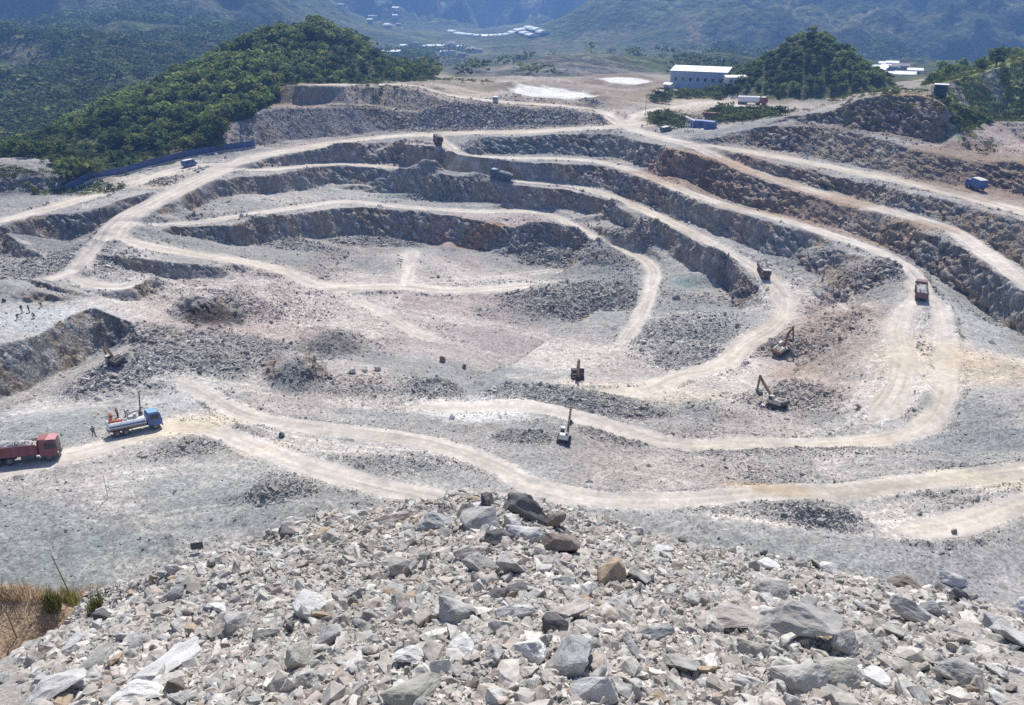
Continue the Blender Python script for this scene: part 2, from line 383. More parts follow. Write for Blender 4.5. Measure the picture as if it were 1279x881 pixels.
for nm, (w, p) in PATHS.items():
    fadeq = 0 if nm in ('upper_left', 'right_upper', 'plant_road', 'short_track') else 1
    best = np.full((NR, NA), 99.0, np.float32); zz = np.zeros((NR, NA), np.float32); al = np.zeros((NR, NA), np.float32); sg = np.zeros((NR, NA), np.float32)
    for a, b in zip(p[:-1], p[1:]):
        m = w + 7
        s = window(min(a[0], b[0]) - m, max(a[0], b[0]) + m, min(a[1], b[1]) - m, max(a[1], b[1]) + m)
        X, Y = GX[s], GY[s]
        d = b - a; t = np.clip(((X - a[0]) * d[0] + (Y - a[1]) * d[1]) / (d[0]**2 + d[1]**2 + 1e-9), 0, 1)
        D = np.hypot(X - a[0] - t * d[0], Y - a[1] - t * d[1])
        bs = best[s]; k = D < bs; dl = math.hypot(d[0], d[1])
        bs[k] = D[k]; zz[s][k] = (a[2] + t * d[2])[k]; al[s][k] = (_ln + t * dl)[k]; sg[s][k] = (((X - a[0]) * d[1] - (Y - a[1]) * d[0]) / (dl + 1e-6))[k]
        _ln += dl
    e = best - w
    k = best < w + 7
    bl = 1 - sstep(-0.3, 1.9, e[k])
    H[k] = H[k] * (1 - bl) + zz[k] * bl
    fade = np.minimum(al - (_ln0 := al[k].min()), al[k].max() - al) if k.any() else al
    e = e + np.where(k & (p is not None), (1 - sstep(0, 9.0, fade)) * 2.2, 0) * (np.array(fadeq) > 0)
    near = (e < ROADD) & k
    STREAK[near] = 0.6 * vnoise(sg[near] * 2.1, al[near] / 14, 5) + 0.5 * vnoise(sg[near] * 4.7, al[near] / 9, 6) + 0.4 * vnoise(sg[near] / 2, al[near] / 5, 7)
    ROADD = np.minimum(ROADD, e + 0.5 * vnoise(al / 4, sg * 0 + w, 12) * (k))
    TRACK[k] = np.maximum(TRACK[k], np.exp(-((best[k] - 1.25) / 0.45) ** 2))
SL0, _, _ = slope_of(blur(H, 3))

# coloured areas and rubble areas, each an ellipse on the ground
def ellipse(u, v, du, dv, rmin=40):
    c = hit(u, v, rmin); r = math.hypot(c[0], c[1])
    k = r / FPX * math.hypot(1, 0.0)
    a, b = hit(u, v - dv, rmin), hit(u, v + dv, rmin)
    ry = max(1.5, min(0.5 * math.hypot(a[0] - b[0], a[1] - b[1]), 2.2 * dv * k / 0.28))
    return c, du * k * 1.12, ry
def ell_mask(u, v, du, dv, soft=0.45, wob=0.35, rmin=40):
    c, rx, ry = ellipse(u, v, du, dv, rmin)
    R_ = max(rx, ry) * 1.7
    s = window(c[0] - R_, c[0] + R_, c[1] - R_, c[1] + R_)
    X, Y = GX[s], GY[s]
    az = math.atan2(c[0], c[1]); ca, sa = math.cos(az), math.sin(az)
    dx, dy = X - c[0], Y - c[1]
    p, q = dx * ca - dy * sa, dx * sa + dy * ca
    e = np.sqrt((p / rx) ** 2 + (q / ry) ** 2) + wob * fbm(X / 7.0, Y / 7.0, 4, 11)
    return s, 1 - sstep(1 - soft, 1 + soft, e)
GREY=(.257,.256,.243); PALE=(.52,.475,.43); SAND=(.56,.49,.39); PINK=(.40,.325,.29); BROWN=(.27,.2,.15)
BLUE=(.26,.27,.262); SOIL=(.12,.085,.06); WHITE=(.66,.64,.61); ICE=(.42,.425,.42); DARK=(.19,.19,.2)
# heaps and hollows: (u, v, half width px, half depth px, height m)
HEAPS = [(262,392,28,10,4.6),(418,428,28,10,3.0),(368,468,24,12,3.8),(690,318,36,14,2.4),(745,318,24,14,3.2),(720,375,60,18,2.2),(665,385,26,8,1.0),(1075,345,32,16,2.6),(1165,398,12,12,0.9),
         (620,478,40,8,1.0),(690,492,60,10,1.3),(760,507,50,8,1.0),(990,432,26,12,1.6),(985,490,30,12,1.4),(540,486,26,10,1.1),(290,440,70,16,1.2),(150,460,50,14,1.6),(345,612,42,9,1.1),(270,545,50,6,0.8),
         (980,632,60,8,0.8),(1040,640,40,8,0.9),(560,310,8,5,1.4),(480,235,50,6,1.5),(470,195,60,5,1.2),(560,205,30,6,1.6),(530,243,40,6,1.2),(690,545,60,9,0.7),(870,540,80,7,0.5),(480,575,120,12,0.6),
         (760,262,30,8,1.2),(800,285,30,10,1.4),(60,330,60,14,1.0),(90,345,25,6,0.8),(225,300,40,8,0.8),(360,303,40,8,1.2),(470,300,40,8,1.0),(700,118,70,10,0.0),(225,224,26,4,1.3),(272,213,18,3,1.0),
         (30,222,60,10,5.0),(60,232,40,6,3.0),(20,365,26,6,2.2),(60,371,22,4,1.2),(885,345,30,14,1.4),(900,400,36,18,1.0),(730,305,30,8,1.6),(1205,500,50,12,0.8),(1100,575,120,8,0.6),(520,330,30,8,1.0),(640,312,20,6,1.8),(745,129,46,4,1.6),(822,112,16,6,1.6),(600,108,60,3.5,1.6),(660,101,60,3.5,1.8),(560,112,24,4,1.2),(770,146,14,4,1.6)]
for u, v, du, dv, h in HEAPS:
    s, m = ell_mask(u, v, du, dv, 0.8, 0.3)
    H[s] += h * m * sstep(-1.0, 2.0, ROADD[s])
# ring walls of the two drying beds on the upper plateau
for u, v, du, dv in ((690,118,56,8),(780,101,38,7.5)):
    c, rx, ry = ellipse(u, v, du, dv)
    s = window(c[0]-rx*1.6, c[0]+rx*1.6, c[1]-ry*1.6, c[1]+ry*1.6)
    e = np.hypot((GX[s]-c[0])/rx, (GY[s]-c[1])/ry)
    H[s] += 1.1 * np.exp(-((e - 1) / 0.13) ** 2)
# the cone hill
_c0 = far(1002, 118, 395)
CONE = (_c0[0], _c0[1], 41.0)
_d = np.hypot(GX - CONE[0], GY - CONE[1])
_t = np.clip(1 - (_d / CONE[2]) ** 1.08, 0, 1)
H += 23.5 * _t ** 1.15 * (1 + 0.10 * fbm(GX / 14, GY / 14, 3, 5))
# wooded ground
HILL_L = [at(*q)[:2] for q in FENCE[:-1]] + [at(288,172,-45)[:2], at(303,151,-39.4)[:2], at(322,137,-36.8)[:2], at(348,126,-36.6)[:2], at(366,104,-31)[:2], far(378,100,345)[:2], far(430,100,350)[:2], far(545,98,385)[:2], far(545,96,520)[:2], far(300,60,560)[:2], far(0,190,460)[:2], far(-200,220,420)[:2], far(-200,205,280)[:2], far(10,200,285)[:2], far(70,222,265)[:2]]
HILL_R = [far(*q)[:2] for q in [(1150,110,300),(1165,105,310),(1190,101,320),(1230,90,330),(1279,73,335),(1420,36,350),(1420,36,480),(1160,98,470)]]
HILL_R2 = [far(*q)[:2] for q in [(1420,176,282),(1279,150,292),(1245,150,291),(1212,168,276),(1194,182,262),(1178,150,272),(1180,120,290),(1165,105,312),(1279,73,345),(1420,36,370)]]
VEG = np.zeros((NR, NA), np.float32)
farm = (RR > 240)[:, None] & np.ones((1, NA), bool)
for poly in (HILL_L, HILL_R, HILL_R2):
    VEG[farm] = np.maximum(VEG[farm], inside(poly, GX[farm] + 2.5 * vnoise(GX[farm] / 5, GY[farm] / 5, 3), GY[farm] + 2.5 * vnoise(GX[farm] / 5, GY[farm] / 5, 4)))
VEG = np.maximum(VEG, (_d < 38).astype(np.float32))
_f = sstep(455, 540, RR)[:, None] * np.ones((1, NA), np.float32)
VEG = np.maximum(VEG, _f)
VEG = blur(VEG, 1)
# far relief
_k = sstep(420, 900, RR)[:, None]
_azv = math.atan((610 - 639.5) / FPX)
_vf = np.exp(-((AZ - _azv) / .24) ** 4)[None, :] * (1 - sstep(2250, 2800, RR))[:, None]
_k2 = sstep(1150, 2300, RR)[:, None] * (1 - _vf)
_vm = far(690, 85, 590); _mm = np.exp(-(((GX - _vm[0]) / 95) ** 2 + ((GY - _vm[1]) / 70) ** 2) ** 2)
j0 = int(np.searchsorted(RR, 400))
X, Y = GX[j0:], GY[j0:]
def ridged(x, y, o, seed): return 1 - np.abs(fbm(x, y, o, seed)) * 2
valley = 0
H[j0:] += _k[j0:] * (1 - .85 * _vf[j0:]) * (1 - _mm[j0:]) * (30 * (ridged(X / 230, Y / 230, 3, 21) - .6) + 8 * fbm(X / 60, Y / 60, 3, 22)) * (1 - 0.7 * valley) + _k2[j0:] * (200 * (ridged(X / 1200, Y / 1200, 2, 41) - 0.5) + 230 * (np.clip(ridged(X / 560, Y / 430, 3, 43), 0, 1) ** 1.6 - .45) + 105 * np.clip(ridged(X / 190, Y / 150, 3, 44), 0, 1) ** 1.5)
for u, v, r, rad, hh in ((775,50,1850,170,75),(300,30,2000,300,75),(200,30,1700,230,60),(1050,60,1900,300,60),(1200,60,2100,260,70),(560,30,3100,300,90),(880,50,2300,300,80)):
    q = far(u, v, r); H[j0:] += hh * np.exp(-(((X - q[0]) / rad) ** 2 + ((Y - q[1]) / (rad * .7)) ** 2)) * (1 + .35 * ridged(X / 160, Y / 160, 3, 45))
_hl = sstep(300, 360, RR)[:, None] * VEG
H += (1 - _k) * _hl * 1.6 * fbm(GX / 16, GY / 16, 3, 23)

# ------------------------------------------------------------------ the dump the camera stands on
FG_CREST = [(-250, 969, -9), (-150, 909, -9.5), (0, 847, -10), (60, 811, -10.5), (130, 777, -11), (200, 747, -11.3), (270, 702, -11.8), (330, 673, -12), (400, 654, -12), (500, 627, -11.8), (600, 620, -11.5), (680, 632, -11.8), (800, 663, -12.2), (900, 683, -12.4), (1000, 703, -12.6), (1100, 723, -12.8), (1200, 741, -13), (1279, 767, -12.8), (1500, 837, -12.5)]
_fl, _fp = [[at(*q) for q in FG_CREST]], [at(*q) for q in [(-300,1000,-7),(0,900,-7.6),(300,900,-6.3),(640,900,-5.8),(1000,900,-6.2),(1279,900,-7.4),(1600,950,-7.5),(300,760,-9.2),(640,740,-7.6),(1000,780,-8.6),(640,680,-9.4)]]
_fp += [(0, 1.5, -2.6), (-5, -1, -3), (5, -1, -3), (-14, 1, -7), (14, 1, -7)]
_soil_top = [(-200,760,-15),(-60,735,-15.2),(0,740,-15.2),(50,742,-15),(100,746,-15.1),(150,742,-15.6),(180,736,-17)]
_soil_foot = [(-60,850,-15.6),(0,834,-15.8),(60,800,-15.9),(110,775,-16)]
_fl.append([at(*q) for q in _soil_top])
_fl.append([at(*q) for q in _soil_foot])
for u, v, z in FG_CREST:
    x, y, z = at(u, v, z); r = math.hypot(x, y)
    if u < 100:
        continue
    _fp.append((x * (r + 60) / r, y * (r + 60) / r, z - 60 * 0.95))
for u, v, z in _soil_top:
    x, y, z = at(u, v, z); r = math.hypot(x, y)
    _fp.append((x * (r + 1.2) / r, y * (r + 1.2) / r, z - .7)); _fp.append((x * (r + 4) / r, y * (r + 4) / r, z - 4.2)); _fp.append((x * (r + 50) / r, y * (r + 50) / r, z - 50))
_a, _b2, _c2 = tin(_fl, _fp)
HF = raster(_a, _b2, _c2)
HF[np.isnan(HF)] = -200
_nr = int(np.searchsorted(RR, 60))
_xy = (GX[:_nr], GY[:_nr])
HF[:_nr] += 0.35 * fbm(_xy[0] / 2.2, _xy[1] / 2.2, 4, 61) + 0.12 * fbm(_xy[0] / 0.5, _xy[1] / 0.5, 3, 62)
DUMP = (HF > H - 0.02) & (RR < 80)[:, None]
H = np.where(DUMP, HF, H)
SOILM = np.zeros((NR, NA), np.float32)
_sp = [at(*q)[:2] for q in [(-200,1000,-15.5),(-60,856,-15.6),(0,838,-15.8),(60,803,-15.9),(130,778,-16),(190,752,-16)]] + [at(u, v - 34, z)[:2] for u, v, z in _soil_top[::-1]] 
_s = slice(0, _nr)
SOILM[_s] = inside(_sp, GX[_s], GY[_s]) & DUMP[_s] & (H[_s] < -14.2)

# ------------------------------------------------------------------ roughness of the ground
SL, DR, DA = slope_of(blur(H, 2))
inpit = ((RR > 60) & (RR < 430))[:, None] & ~DUMP
road_off = sstep(-0.5, 2.5, ROADD)
steep = sstep(0.5, 1.0, SL) * inpit * (1 - .75 * sstep(272, 282, RR)[:, None] * (GX < -5))
bump = np.zeros((NR, NA))
j1 = int(np.searchsorted(RR, 58)); j2 = int(np.searchsorted(RR, 480))
w = (slice(j1, j2), slice(None))
X, Y, Z_ = GX[w], GY[w], H[w]
big = fbm(X / 9, Y / 9, 3, 1)
RUB = np.zeros((NR, NA), np.float32)
RUB[w] = np.clip(0.30 + 1.1 * fbm(X / 16, Y / 16, 4, 2), 0, 1)
bump[w] = 0.35 * big + (0.10 + 0.35 * RUB[w]) * fbm(X / 1.6, Y / 1.6, 3, 3)
pile = sstep(0.1, 0.5, vnoise(X / 0.9, Y / 0.9, 8)) * 0.25 * RUB[w]
bump[w] += pile
bump *= (0.12 + 0.88 * road_off) * inpit * (1 - VEG)
H = H + bump
# broken windrows along the roads
H += 0.38 * np.exp(-((ROADD - 0.9) / 0.4) ** 2) * sstep(-.1, .5, vnoise(GX / 1.1, GY / 1.1, 13)) * inpit * (1 - steep) * np.clip(0.5 + 1.2 * fbm(GX / 5, GY / 5, 3, 9), 0, 1)
# crags: push steep ground out and in along its fall line, in slanting beds
PX, PY, PZ = GX.copy(), GY.copy(), H.copy()
k = steep > 0.02
x, y, z = GX[k], GY[k], H[k]
bed = (x * 0.55 + z * 0.83); al = (x * 0.83 - z * 0.55)
n3 = vnoise3(x / 6, y / 6, z / 7, 73); n1 = vnoise3(al / 3.0, y / 2.6, bed / 1.2, 71); n2 = vnoise3(al / 1.3, y / 1.2, bed / 0.5, 74)
b1 = _hash(np.floor((al + 1.2 * n3) / 2.3), np.floor((y + n3) / 2.2), np.floor((bed + .7 * n1) / 1.0), 72)
b2 = _hash(np.floor((al + .5 * n1) / 0.95), np.floor((y + .5 * n2) / 1.0), np.floor((bed + .3 * n2) / 0.45), 75)
_ro = sstep(-.2, .9, ROADD)[k]
cr = (0.45 * b1 + 0.26 * b2 + 0.55 * n3 + 0.4 * (np.abs(n1) * 2 - 0.7) + .2 * n2) * steep[k] * _ro * np.where(x < 40, .72, .92) * (.4 + .85 * sstep(-.25, .25, fbm(x / 17, y / 17, 2, 78)))
BLK = np.zeros((NR, NA), np.float32); BLK[k] = (.55 * b1 + .45 * b2)
ca, sa = np.cos(np.arctan2(x, y)), np.sin(np.arctan2(x, y))
g = np.hypot(DR[k], DA[k]) + 1e-6
ox = -(DR[k] * sa + DA[k] * ca) / g; oy = -(DR[k] * ca - DA[k] * sa) / g
PX[k] += ox * cr; PY[k] += oy * cr; PZ[k] += 0.35 * cr + 0.3 * n2 * steep[k] * road_off[k]

# ------------------------------------------------------------------ colour of the ground, with some light and shade painted in
T = np.empty((NR, NA, 3), np.float32); T[:] = GREY
def tint(m, c, s=slice(None)):
    m = np.asarray(m)[..., None]
    T[s] = T[s] * (1 - m) + np.array(c, np.float32) * m
tint(sstep(0.0, 0.5, fbm(GX / 30, GY / 30, 4, 31)) * 0.5, PINK)
tint(sstep(0.0, 0.4, fbm(GX / 22 + 9, GY / 22, 4, 32)) * 0.5, BLUE)
upl = (sstep(283, 300, RR))[:, None] * np.ones((1, NA))
tint(upl * (0.65 + 0.5 * fbm(GX / 14, GY / 14, 3, 38)).clip(0, 1), (.31,.26,.2))
TINTS = [(480,380,170,36,PINK,.8),(300,385,120,36,PINK,.8),(230,365,60,20,PALE,.5),(560,425,130,26,(.37,.32,.30),.7),(620,352,80,12,PALE,.8),(420,385,60,22,PALE,.7),(700,445,60,22,PALE,.9),(910,455,60,24,PALE,.9),(790,488,110,12,SAND,.8),(600,512,80,16,WHITE,.75),(480,505,60,10,PALE,.7),
 (235,490,44,26,ICE,.8),(245,530,70,14,SAND,.9),(40,402,70,24,ICE,.95),(80,505,110,13,ICE,.6),(780,408,44,22,BLUE,.9),(860,425,60,30,BLUE,.8),(985,375,40,28,PALE,.9),(1045,372,40,26,PINK,.6),(1150,452,60,60,SAND,.75),(1110,500,50,30,PALE,.7),(1235,452,60,20,(.5,.41,.31),.8),(1205,395,50,28,ICE,.5),
 (1230,530,90,40,(.205,.215,.215),.85),(980,575,200,14,(.235,.235,.23),.7),(960,608,50,7,(.42,.31,.2),.8),(1240,605,80,10,SAND,.5),(40,580,90,12,PALE,.8),(150,690,170,45,(.232,.248,.232),.85),(300,590,90,20,(.27,.28,.265),.7),(60,530,70,14,(.27,.285,.265),.8),(1180,705,160,40,(.27,.265,.262),.8),(60,625,120,40,BLUE,.5),(470,200,80,9,PINK,.8),(460,243,70,9,(.3,.325,.3),.8),(380,250,80,10,PALE,.5),(300,258,60,8,GREY,.7),
 (660,240,90,8,PINK,.6),(640,275,90,8,PINK,.6),(880,220,70,20,(.30,.22,.17),.8),(850,260,40,14,BROWN,.5),(1000,270,70,14,BROWN,.7),(1120,290,70,20,BROWN,.7),(1230,360,40,40,BLUE,.6),(930,285,60,16,(.30,.31,.33),.7),(1010,305,60,18,BLUE,.9),(1020,430,60,60,(.36,.28,.23),.85),(980,440,30,20,BLUE,.4),(960,505,60,16,PALE,.5),
 (1230,215,70,30,(.24,.185,.145),.9),(1240,178,60,18,(.36,.28,.245),1),(1130,150,70,26,(.22,.19,.165),.8),(1000,165,70,16,(.27,.22,.19),.8),(1090,195,90,16,(.27,.27,.265),.8),(1130,118,40,5,(.34,.25,.15),.9),(600,297,44,16,(.33,.235,.165),.9),(330,150,50,20,(.23,.21,.185),.9),(400,155,80,20,(.22,.225,.24),.9),(610,145,100,14,(.30,.33,.35),.9),(640,185,60,10,BLUE,.9),(740,180,40,10,(.27,.29,.28),.7),
 (420,118,60,14,(.25,.2,.145),.9),(345,118,30,14,(.22,.17,.12),.9),(460,125,60,16,(.28,.25,.21),.7),(850,128,70,10,SAND,.7),(780,145,50,10,SAND,.9),(600,118,60,6,(.45,.37,.28),.8),(880,157,40,7,PALE,.7),(262,388,26,11,SOIL,1),(560,305,7,5,PINK,.9),(545,300,10,8,(.42,.3,.29),.8),(110,330,70,26,GREY,.6),(160,335,40,20,PALE,.5),(30,222,70,14,(.13,.13,.135),.9),(70,300,90,22,(.17,.17,.175),.7),(368,468,28,16,(.2,.205,.2),.8),(418,428,30,14,(.2,.19,.185),.8),(1040,118,60,8,(.2,.18,.15),.6),(690,104,120,20,(.26,.22,.17),.7),(760,112,70,14,(.25,.2,.155),.7),(130,235,70,10,GREY,.9),(190,222,40,5,SAND,.7),(200,225,30,6,(.5,.42,.33),.7),(690,117,66,10,(.21,.18,.14),.9),(780,101,44,8,(.23,.18,.14),.9),(600,128,50,3,(.24,.2,.15),.7),(690,118,46,6,WHITE,1),(780,101,30,5,WHITE,1),(860,355,14,7,(.19,.27,.235),.8),(510,335,16,20,PALE,.8)]  # the soil heap and the grey crag have their shade put into these tints
for u, v, du, dv, c, s_ in TINTS:
    s, m = ell_mask(u, v, du, dv, .12 if c is WHITE and v < 200 else .45, .2 if c is WHITE and v < 200 else .35)
    tint(m * s_, c, s)
rockn = fbm(PX / 4 + PZ * .21, PY / 4, 4, 51)
rk = sstep(0.45, 0.9, SL) * inpit
tint(rk * 0.75, (.24,.232,.215))
tint(rk * sstep(-0.1, 0.3, rockn + 0.35 * sstep(40, 130, GX)) * 0.75, (.31,.24,.17))
tint(rk * sstep(0.35, 0.6, BLK + .35 * fbm(PX / 2.5, PY / 2.5 + PZ * .6, 3, 52)) * 0.55, (.43,.41,.38))
T[:] = T * (1 + .2 * BLK * rk)[..., None]
roadc = np.where((RR > 200)[:, None], .60, .56)
rd = (1 - sstep(-1.2, 1.3, ROADD + 0.7 * fbm(GX / 3, GY / 3, 3, 33))) * inpit
_sandy = sstep(-0.35, 0.3, fbm(GX / 45 + 3, GY / 45, 2, 34))
rd = rd * (1 - .85 * rk)
tint(rd * 0.88 * (1 - _sandy), (.55,.49,.415)); tint(rd * 0.88 * _sandy, (.55,.475,.36))
T[:] = T * (1 + rd * 0.42 * STREAK)[..., None]
halo = np.exp(-np.clip(ROADD + 1.6 * fbm(GX / 7, GY / 7, 4, 39), 0, 50) / 2.6) * inpit * (1 - rk)
tint(halo * .42, (.50,.455,.41))
tint(TRACK * inpit * 0.55 * np.clip(0.6 + fbm(GX / 6, GY / 6, 3, 35), 0, 1), (.66,.61,.54))
# faint wheel tracks wandering over the flats
flat_ = inpit * (1 - rk) * sstep(1, 3, ROADD)
for sd_ in (36, 46, 56):
    q_ = fbm(GX / 26, GY / 16, 2, sd_); trk = np.exp(-(q_ / 0.012) ** 2) + np.exp(-((q_ - .055) / 0.012) ** 2)
    tint(trk * flat_ * .6 * np.clip(.3 + fbm(GX / 20, GY / 20, 2, sd_ + 1) * 1.6, 0, 1), PALE)
tint(sstep(.0, .45, fbm(GX / 26, GY / 12 + GX / 60, 5, 57)) * flat_ * .5, (.46,.415,.375))
for q_ in ([(380,352),(450,372),(520,392),(600,405),(680,420)], [(430,342),(520,348),(600,350),(690,338),(740,330)], [(700,452),(770,432),(830,428),(880,432)], [(330,366),(370,392),(420,410),(470,418)], [(905,470),(945,488),(960,505)], [(560,500),(640,508),(730,520)], [(1130,395),(1100,450),(1060,520),(1000,552)], [(1172,385),(1200,430),(1279,452)], [(1150,455),(1190,470),(1250,470)], [(1180,410),(1160,470),(1110,520)],
           [(60,400),(130,378),(230,362),(330,352)], [(200,470),(330,488),(450,505)], [(0,520),(90,508),(180,505)], [(640,470),(700,462),(760,448),(800,440)], [(800,395),(850,392),(890,398)], [(1000,365),(1050,372),(1090,395)], [(500,362),(480,392),(455,420)], [(300,530),(420,560),(560,575)], [(900,640),(1000,650),(1150,640),(1279,610)], [(120,600),(260,585),(380,600)]):
    w_ = [hit(*c_)[:2] for c_ in q_]; w_ = [tuple(c_[:2]) for c_ in smooth_line([(a_[0], a_[1], 0.) for a_ in w_], 3.0)]
    xs, ys = [c_[0] for c_ in w_], [c_[1] for c_ in w_]
    s = window(min(xs) - 5, max(xs) + 5, min(ys) - 5, max(ys) + 5); X, Y = GX[s], GY[s]; D = np.full(X.shape, 99.0)
    for a_, b_ in zip(w_[:-1], w_[1:]):
        dx, dy = b_[0] - a_[0], b_[1] - a_[1]; t = np.clip(((X - a_[0]) * dx + (Y - a_[1]) * dy) / (dx * dx + dy * dy + 1e-9), 0, 1)
        D = np.minimum(D, np.hypot(X - a_[0] - t * dx, Y - a_[1] - t * dy))
    m = (np.exp(-((D - 1.05) / .38) ** 2) * .75 + np.exp(-(D / 2.6) ** 2) * .4) * (1 - rk[s]) * np.clip(.75 + .8 * fbm(X / 8, Y / 8, 3, 58), 0, 1)
    tint(np.clip(m, 0, 1) * .8, (.55,.505,.45), s); RUB[s] *= 1 - np.clip(m, 0, 1)
for u, v, du, dv, c, s_ in [(1175,448,60,22,(.53,.455,.34),.5),(1235,455,60,14,(.46,.385,.29),.6),(245,531,56,9,(.55,.465,.33),.55),(330,560,50,8,(.52,.44,.31),.3),(960,608,50,6,(.44,.33,.21),.6),(1230,600,90,6,(.51,.455,.34),.5),(603,294,42,15,(.34,.22,.14),.85),(552,297,16,9,(.42,.29,.27),.7),(868,222,60,24,(.34,.235,.16),.7),(830,200,40,12,(.31,.22,.155),.6),(1000,268,70,14,(.31,.225,.16),.7),(1120,292,70,20,(.32,.24,.165),.7),(950,222,60,10,(.29,.215,.16),.5),(1022,428,50,46,(.335,.265,.215),.4),(1230,218,70,28,(.26,.20,.15),.8),(1130,160,60,18,(.25,.20,.155),.6),(262,391,28,12,(.095,.07,.055),.95),(418,428,28,12,(.16,.15,.145),.8),(368,470,26,14,(.17,.172,.168),.8),  # dark soil heap and crag deepened again, shade painted over their own colour
                            (870,120,44,5,(.17,.17,.08),.85),(925,147,34,8,(.12,.13,.06),.8),(825,150,22,5,(.2,.18,.1),.7),(400,155,90,20,(.2,.2,.21),.6),(350,118,40,12,(.2,.16,.12),.7),(640,186,70,9,(.23,.25,.245),.7)]:
    s, m = ell_mask(u, v, du, dv, .5, .5); tint(m * s_, c, s)
_rh = (inside(HILL_R, GX, GY) | inside(HILL_R2, GX, GY)) * (RR < 420)[:, None]
gn = fbm(GX / 25, GY / 25, 4, 81)
T[:] = T * (1 + 0.16 * fbm(GX / 1.1, GY / 1.1, 3, 37) * inpit)[..., None]
tint(VEG, (.06,.08,.028)); tint(VEG * _f, (.075,.095,.038)); tint(VEG * _k2, (.045,.065,.028)); tint(VEG * _k2 * sstep(-.02, .16, fbm(GX / 130, GY / 90, 4, 87)) * .85, (.17,.18,.08)); tint(VEG * _k2 * sstep(.14, .26, fbm(GX / 90, GY / 60, 4, 90)) * .7, (.30,.27,.17));  # pale field patches also stand in for light and shade on the ridges
tint(VEG * sstep(0.05, 0.4, gn) * 0.7, (.10,.105,.04))
tint(VEG * _f * sstep(0.1, 0.35, fbm(GX / 70, GY / 40, 4, 82)) * 0.6 * (RR < 1700)[:, None], (.13,.13,.06))
sc_ = sstep(.0, .3, fbm(GX / 16, GY / 16, 3, 84)) * VEG * (1 - _f) * (_d > 41); tint(sc_ * .8, (.15,.15,.06)); tint(sc_ * sstep(.1, .4, fbm(GX / 8, GY / 8, 3, 85)) * .5, (.27,.22,.14))
tint(VEG * _f * sstep(0.25, 0.4, fbm(GX / 55, GY / 30 + 7, 3, 83)) * 0.6 * (RR < 1700)[:, None], (.23,.19,.12))
tint(inside(HILL_R2, GX, GY) * sstep(-.1, .25, fbm(GX / 9, GY / 9 + GX / 5, 3, 86)) * (RR < 340)[:, None] * .8, (.32,.30,.26))
tint(_rh * .8, (.19,.22,.08)); tint(inside(HILL_R2, GX, GY) * sstep(.0, .25, fbm(GX / 9, GY / 9 + GX / 5, 3, 86)) * (RR < 340)[:, None] * .8, (.36,.34,.3))
tint(_mm * .95, (.15,.15,.142)); tint(_mm * sstep(.1, .35, fbm(GX / 30, GY / 10, 3, 88)) * .6, (.30,.26,.21))
tint(_vf * _f * sstep(600, 800, RR)[:, None] * sstep(-.1, .3, fbm(GX / 110, GY / 60, 3, 89)) * .75, (.17,.18,.085))
tint(DUMP * 1.0, (.34,.32,.295)); tint(SOILM, (.36,.27,.19))
ROUGH = np.clip(RUB + rk, 0, 1) * road_off * inpit + 1.0 * DUMP + .9 * _f
